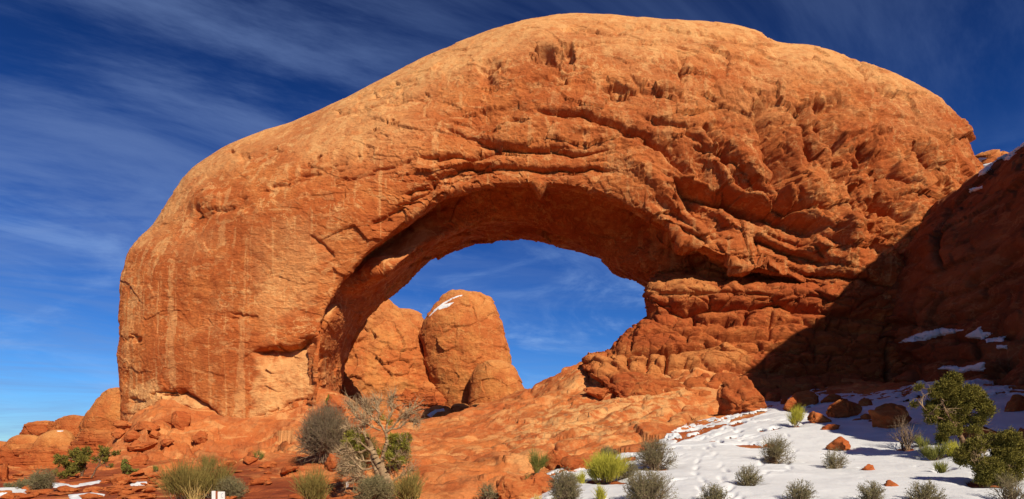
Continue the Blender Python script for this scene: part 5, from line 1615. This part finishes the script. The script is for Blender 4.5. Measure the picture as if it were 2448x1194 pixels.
broom(620, 1102, 36, 28, 'sparse grey-green tuft alone on the bare rock above the forked snow strip', 63, M_GRN, 130)
broom(375, 1130, 26, 20, 'tiny green tuft below the rubble slope', 64, M_GRN, 120)
broom(470, 1216, 50, 80, 'tuft of tall dry straw stalks in front of the olive bushes', 65, M_STRAW, 40, lean=.12, stalk=.85, name='dry_grass', cat='grass tuft')
broom(1288, 1214, 26, 40, 'pale yellow grass tuft in front of the smooth leaning boulder', 66, M_STRAW, 120, lean=.4, stalk=.7, name='dry_grass', cat='grass tuft')
twiggy(1500, 1150, 60, 60, 'grey bush filling the gap right of the yellow-green shrub', 67, dens=.9, twig=M_TWIG)


# ================================================================== SIGN
def simple_mat(name, col, rough=0.5):
    m, b, (n, put, math_, vmath, noise, ramp, mix) = mat_new(name)
    g = n('ShaderNodeNewGeometry').outputs['Position']
    c = mix(ramp(noise(g, 40.0, 4, 0.6), 0.3, 0.7), tuple(x * 0.9 for x in col), col)
    put(b.inputs['Base Color'], c)
    b.inputs['Roughness'].default_value = rough
    return m


def bevel_box(name, x0, x1, y0, y1, z0, z1, mat, par, bev=0.004, segs=3):
    bm = bmesh.new()
    r = bmesh.ops.create_cube(bm, size=1.0)
    for vv_ in bm.verts:
        vv_.co = ((x0 + x1) / 2 + vv_.co.x * (x1 - x0), (y0 + y1) / 2 + vv_.co.y * (y1 - y0), (z0 + z1) / 2 + vv_.co.z * (z1 - z0))
    ed = [e for e in bm.edges if abs(e.verts[0].co.y - e.verts[1].co.y) > 1e-6] if bev > 0.006 else bm.edges[:]
    bmesh.ops.bevel(bm, geom=ed, offset=bev, segments=segs, affect='EDGES', profile=0.5)
    me = bpy.data.meshes.new(name)
    bm.to_mesh(me)
    bm.free()
    return link(name, me, mat, par)


SY = 9.0
sx = SY / FPX
sb = Vector(((521 - CU) * sx, SY, ground_z((521 - CU) * sx, SY)))
sign = empty('trail_sign', sb)
tag(sign, 'small white trail sign with a brown middle stripe at the bottom border', 'sign')
topz = (HV - 1174) * sx - sb.z
M_WHT = simple_mat('white_sign_paint', (0.74, 0.73, 0.69))
M_BRS = simple_mat('brown_sign_stripe', (0.30, 0.085, 0.035))
M_INK = simple_mat('faded_blue_ink', (0.34, 0.38, 0.47))
bevel_box('post', -7 * sx + 0.02, 3 * sx + 0.02 - 0.0, 0.012, 0.05, -0.3, topz - 0.03, M_BRS, sign)
lp = bevel_box('panel', -14 * sx, -5.2 * sx, -0.012, 0.0, topz - 0.30, topz, M_WHT, sign, 0.007)
bevel_box('stripe', -5.0 * sx, 0.2 * sx, -0.010, 0.0, topz - 0.30, topz - 0.004, M_BRS, sign, 0.003)
rp = bevel_box('panel', 0.4 * sx, 17 * sx, -0.012, 0.0, topz - 0.30, topz - 0.010, M_WHT, sign, 0.010)
# the faint tall letter C on the right panel
bm = bmesh.new()
ring = []
for k in range(25):
    a = math.radians(48 + 264 * k / 24)
    ca_, sa_ = math.cos(a), math.sin(a)
    wd_ = 0.5 * sx
    ring.append((bm.verts.new((11.5 * sx + (2.4 * sx + wd_) * ca_, -0.0145, topz - 0.0 - 11 * sx + (5.2 * sx + wd_) * sa_)), bm.verts.new((11.5 * sx + (2.4 * sx - wd_) * ca_, -0.0145, topz - 11 * sx + (5.2 * sx - wd_) * sa_))))
for a_, b_ in zip(ring, ring[1:]):
    bm.faces.new((a_[0], a_[1], b_[1], b_[0]))
me = bpy.data.meshes.new('letter')
bm.to_mesh(me)
bm.free()
link('letter', me, M_INK, rp)

rnd = random.Random(21)
for k in range(30):
    u, v = rnd.uniform(1480, 2240), rnd.uniform(1040, 1180)
    if u < 1640 and v < 1090:
        continue
    boulder(u, v, rnd.uniform(4, 10), rnd.uniform(3, 6), 'small red stone poking out of the snow field', 300 + k, ang=.6, sink=.2, group='small stones in the snow', cat='stone', name='stone')
for k, (u, v, w, h) in enumerate([(1690, 1120, 16, 10), (1760, 1120, 14, 9), (1960, 1090, 16, 12), (2040, 1160, 18, 12), (1640, 1150, 20, 14), (1860, 1160, 16, 10), (2160, 1150, 18, 14), (1940, 1150, 14, 9)]):
    broom(u, v, w, h, 'thin dry sprig poking up through the snow', 400 + k, M_STRAW, 26, lean=.6, stalk=.8, name='dry_grass', cat='grass tuft', group='dry sprigs in the snow')

twiggy(862, 1120, 104, 84, 'tangled olive-brown shrub behind the dead juniper trunk', 71, dens=2.0, twig=M_GNARL, leaf=M_OLIVE, leafn=16)
twiggy(900, 1200, 120, 62, 'low tangle of brown twigs round the foot of the dead juniper', 72, dens=1.8, twig=M_GNARL, leafn=6)
twiggy(948, 1126, 76, 84, 'olive shrub behind the right side of the dead juniper', 73, dens=1.4, twig=M_BRN, leaf=M_JUNG, leafn=14)
twiggy(838, 1158, 84, 60, 'brown twiggy shrub beside the dark slab left of the dead juniper', 74, dens=1.4, twig=M_GNARL, leaf=M_SAGE, leafn=6)
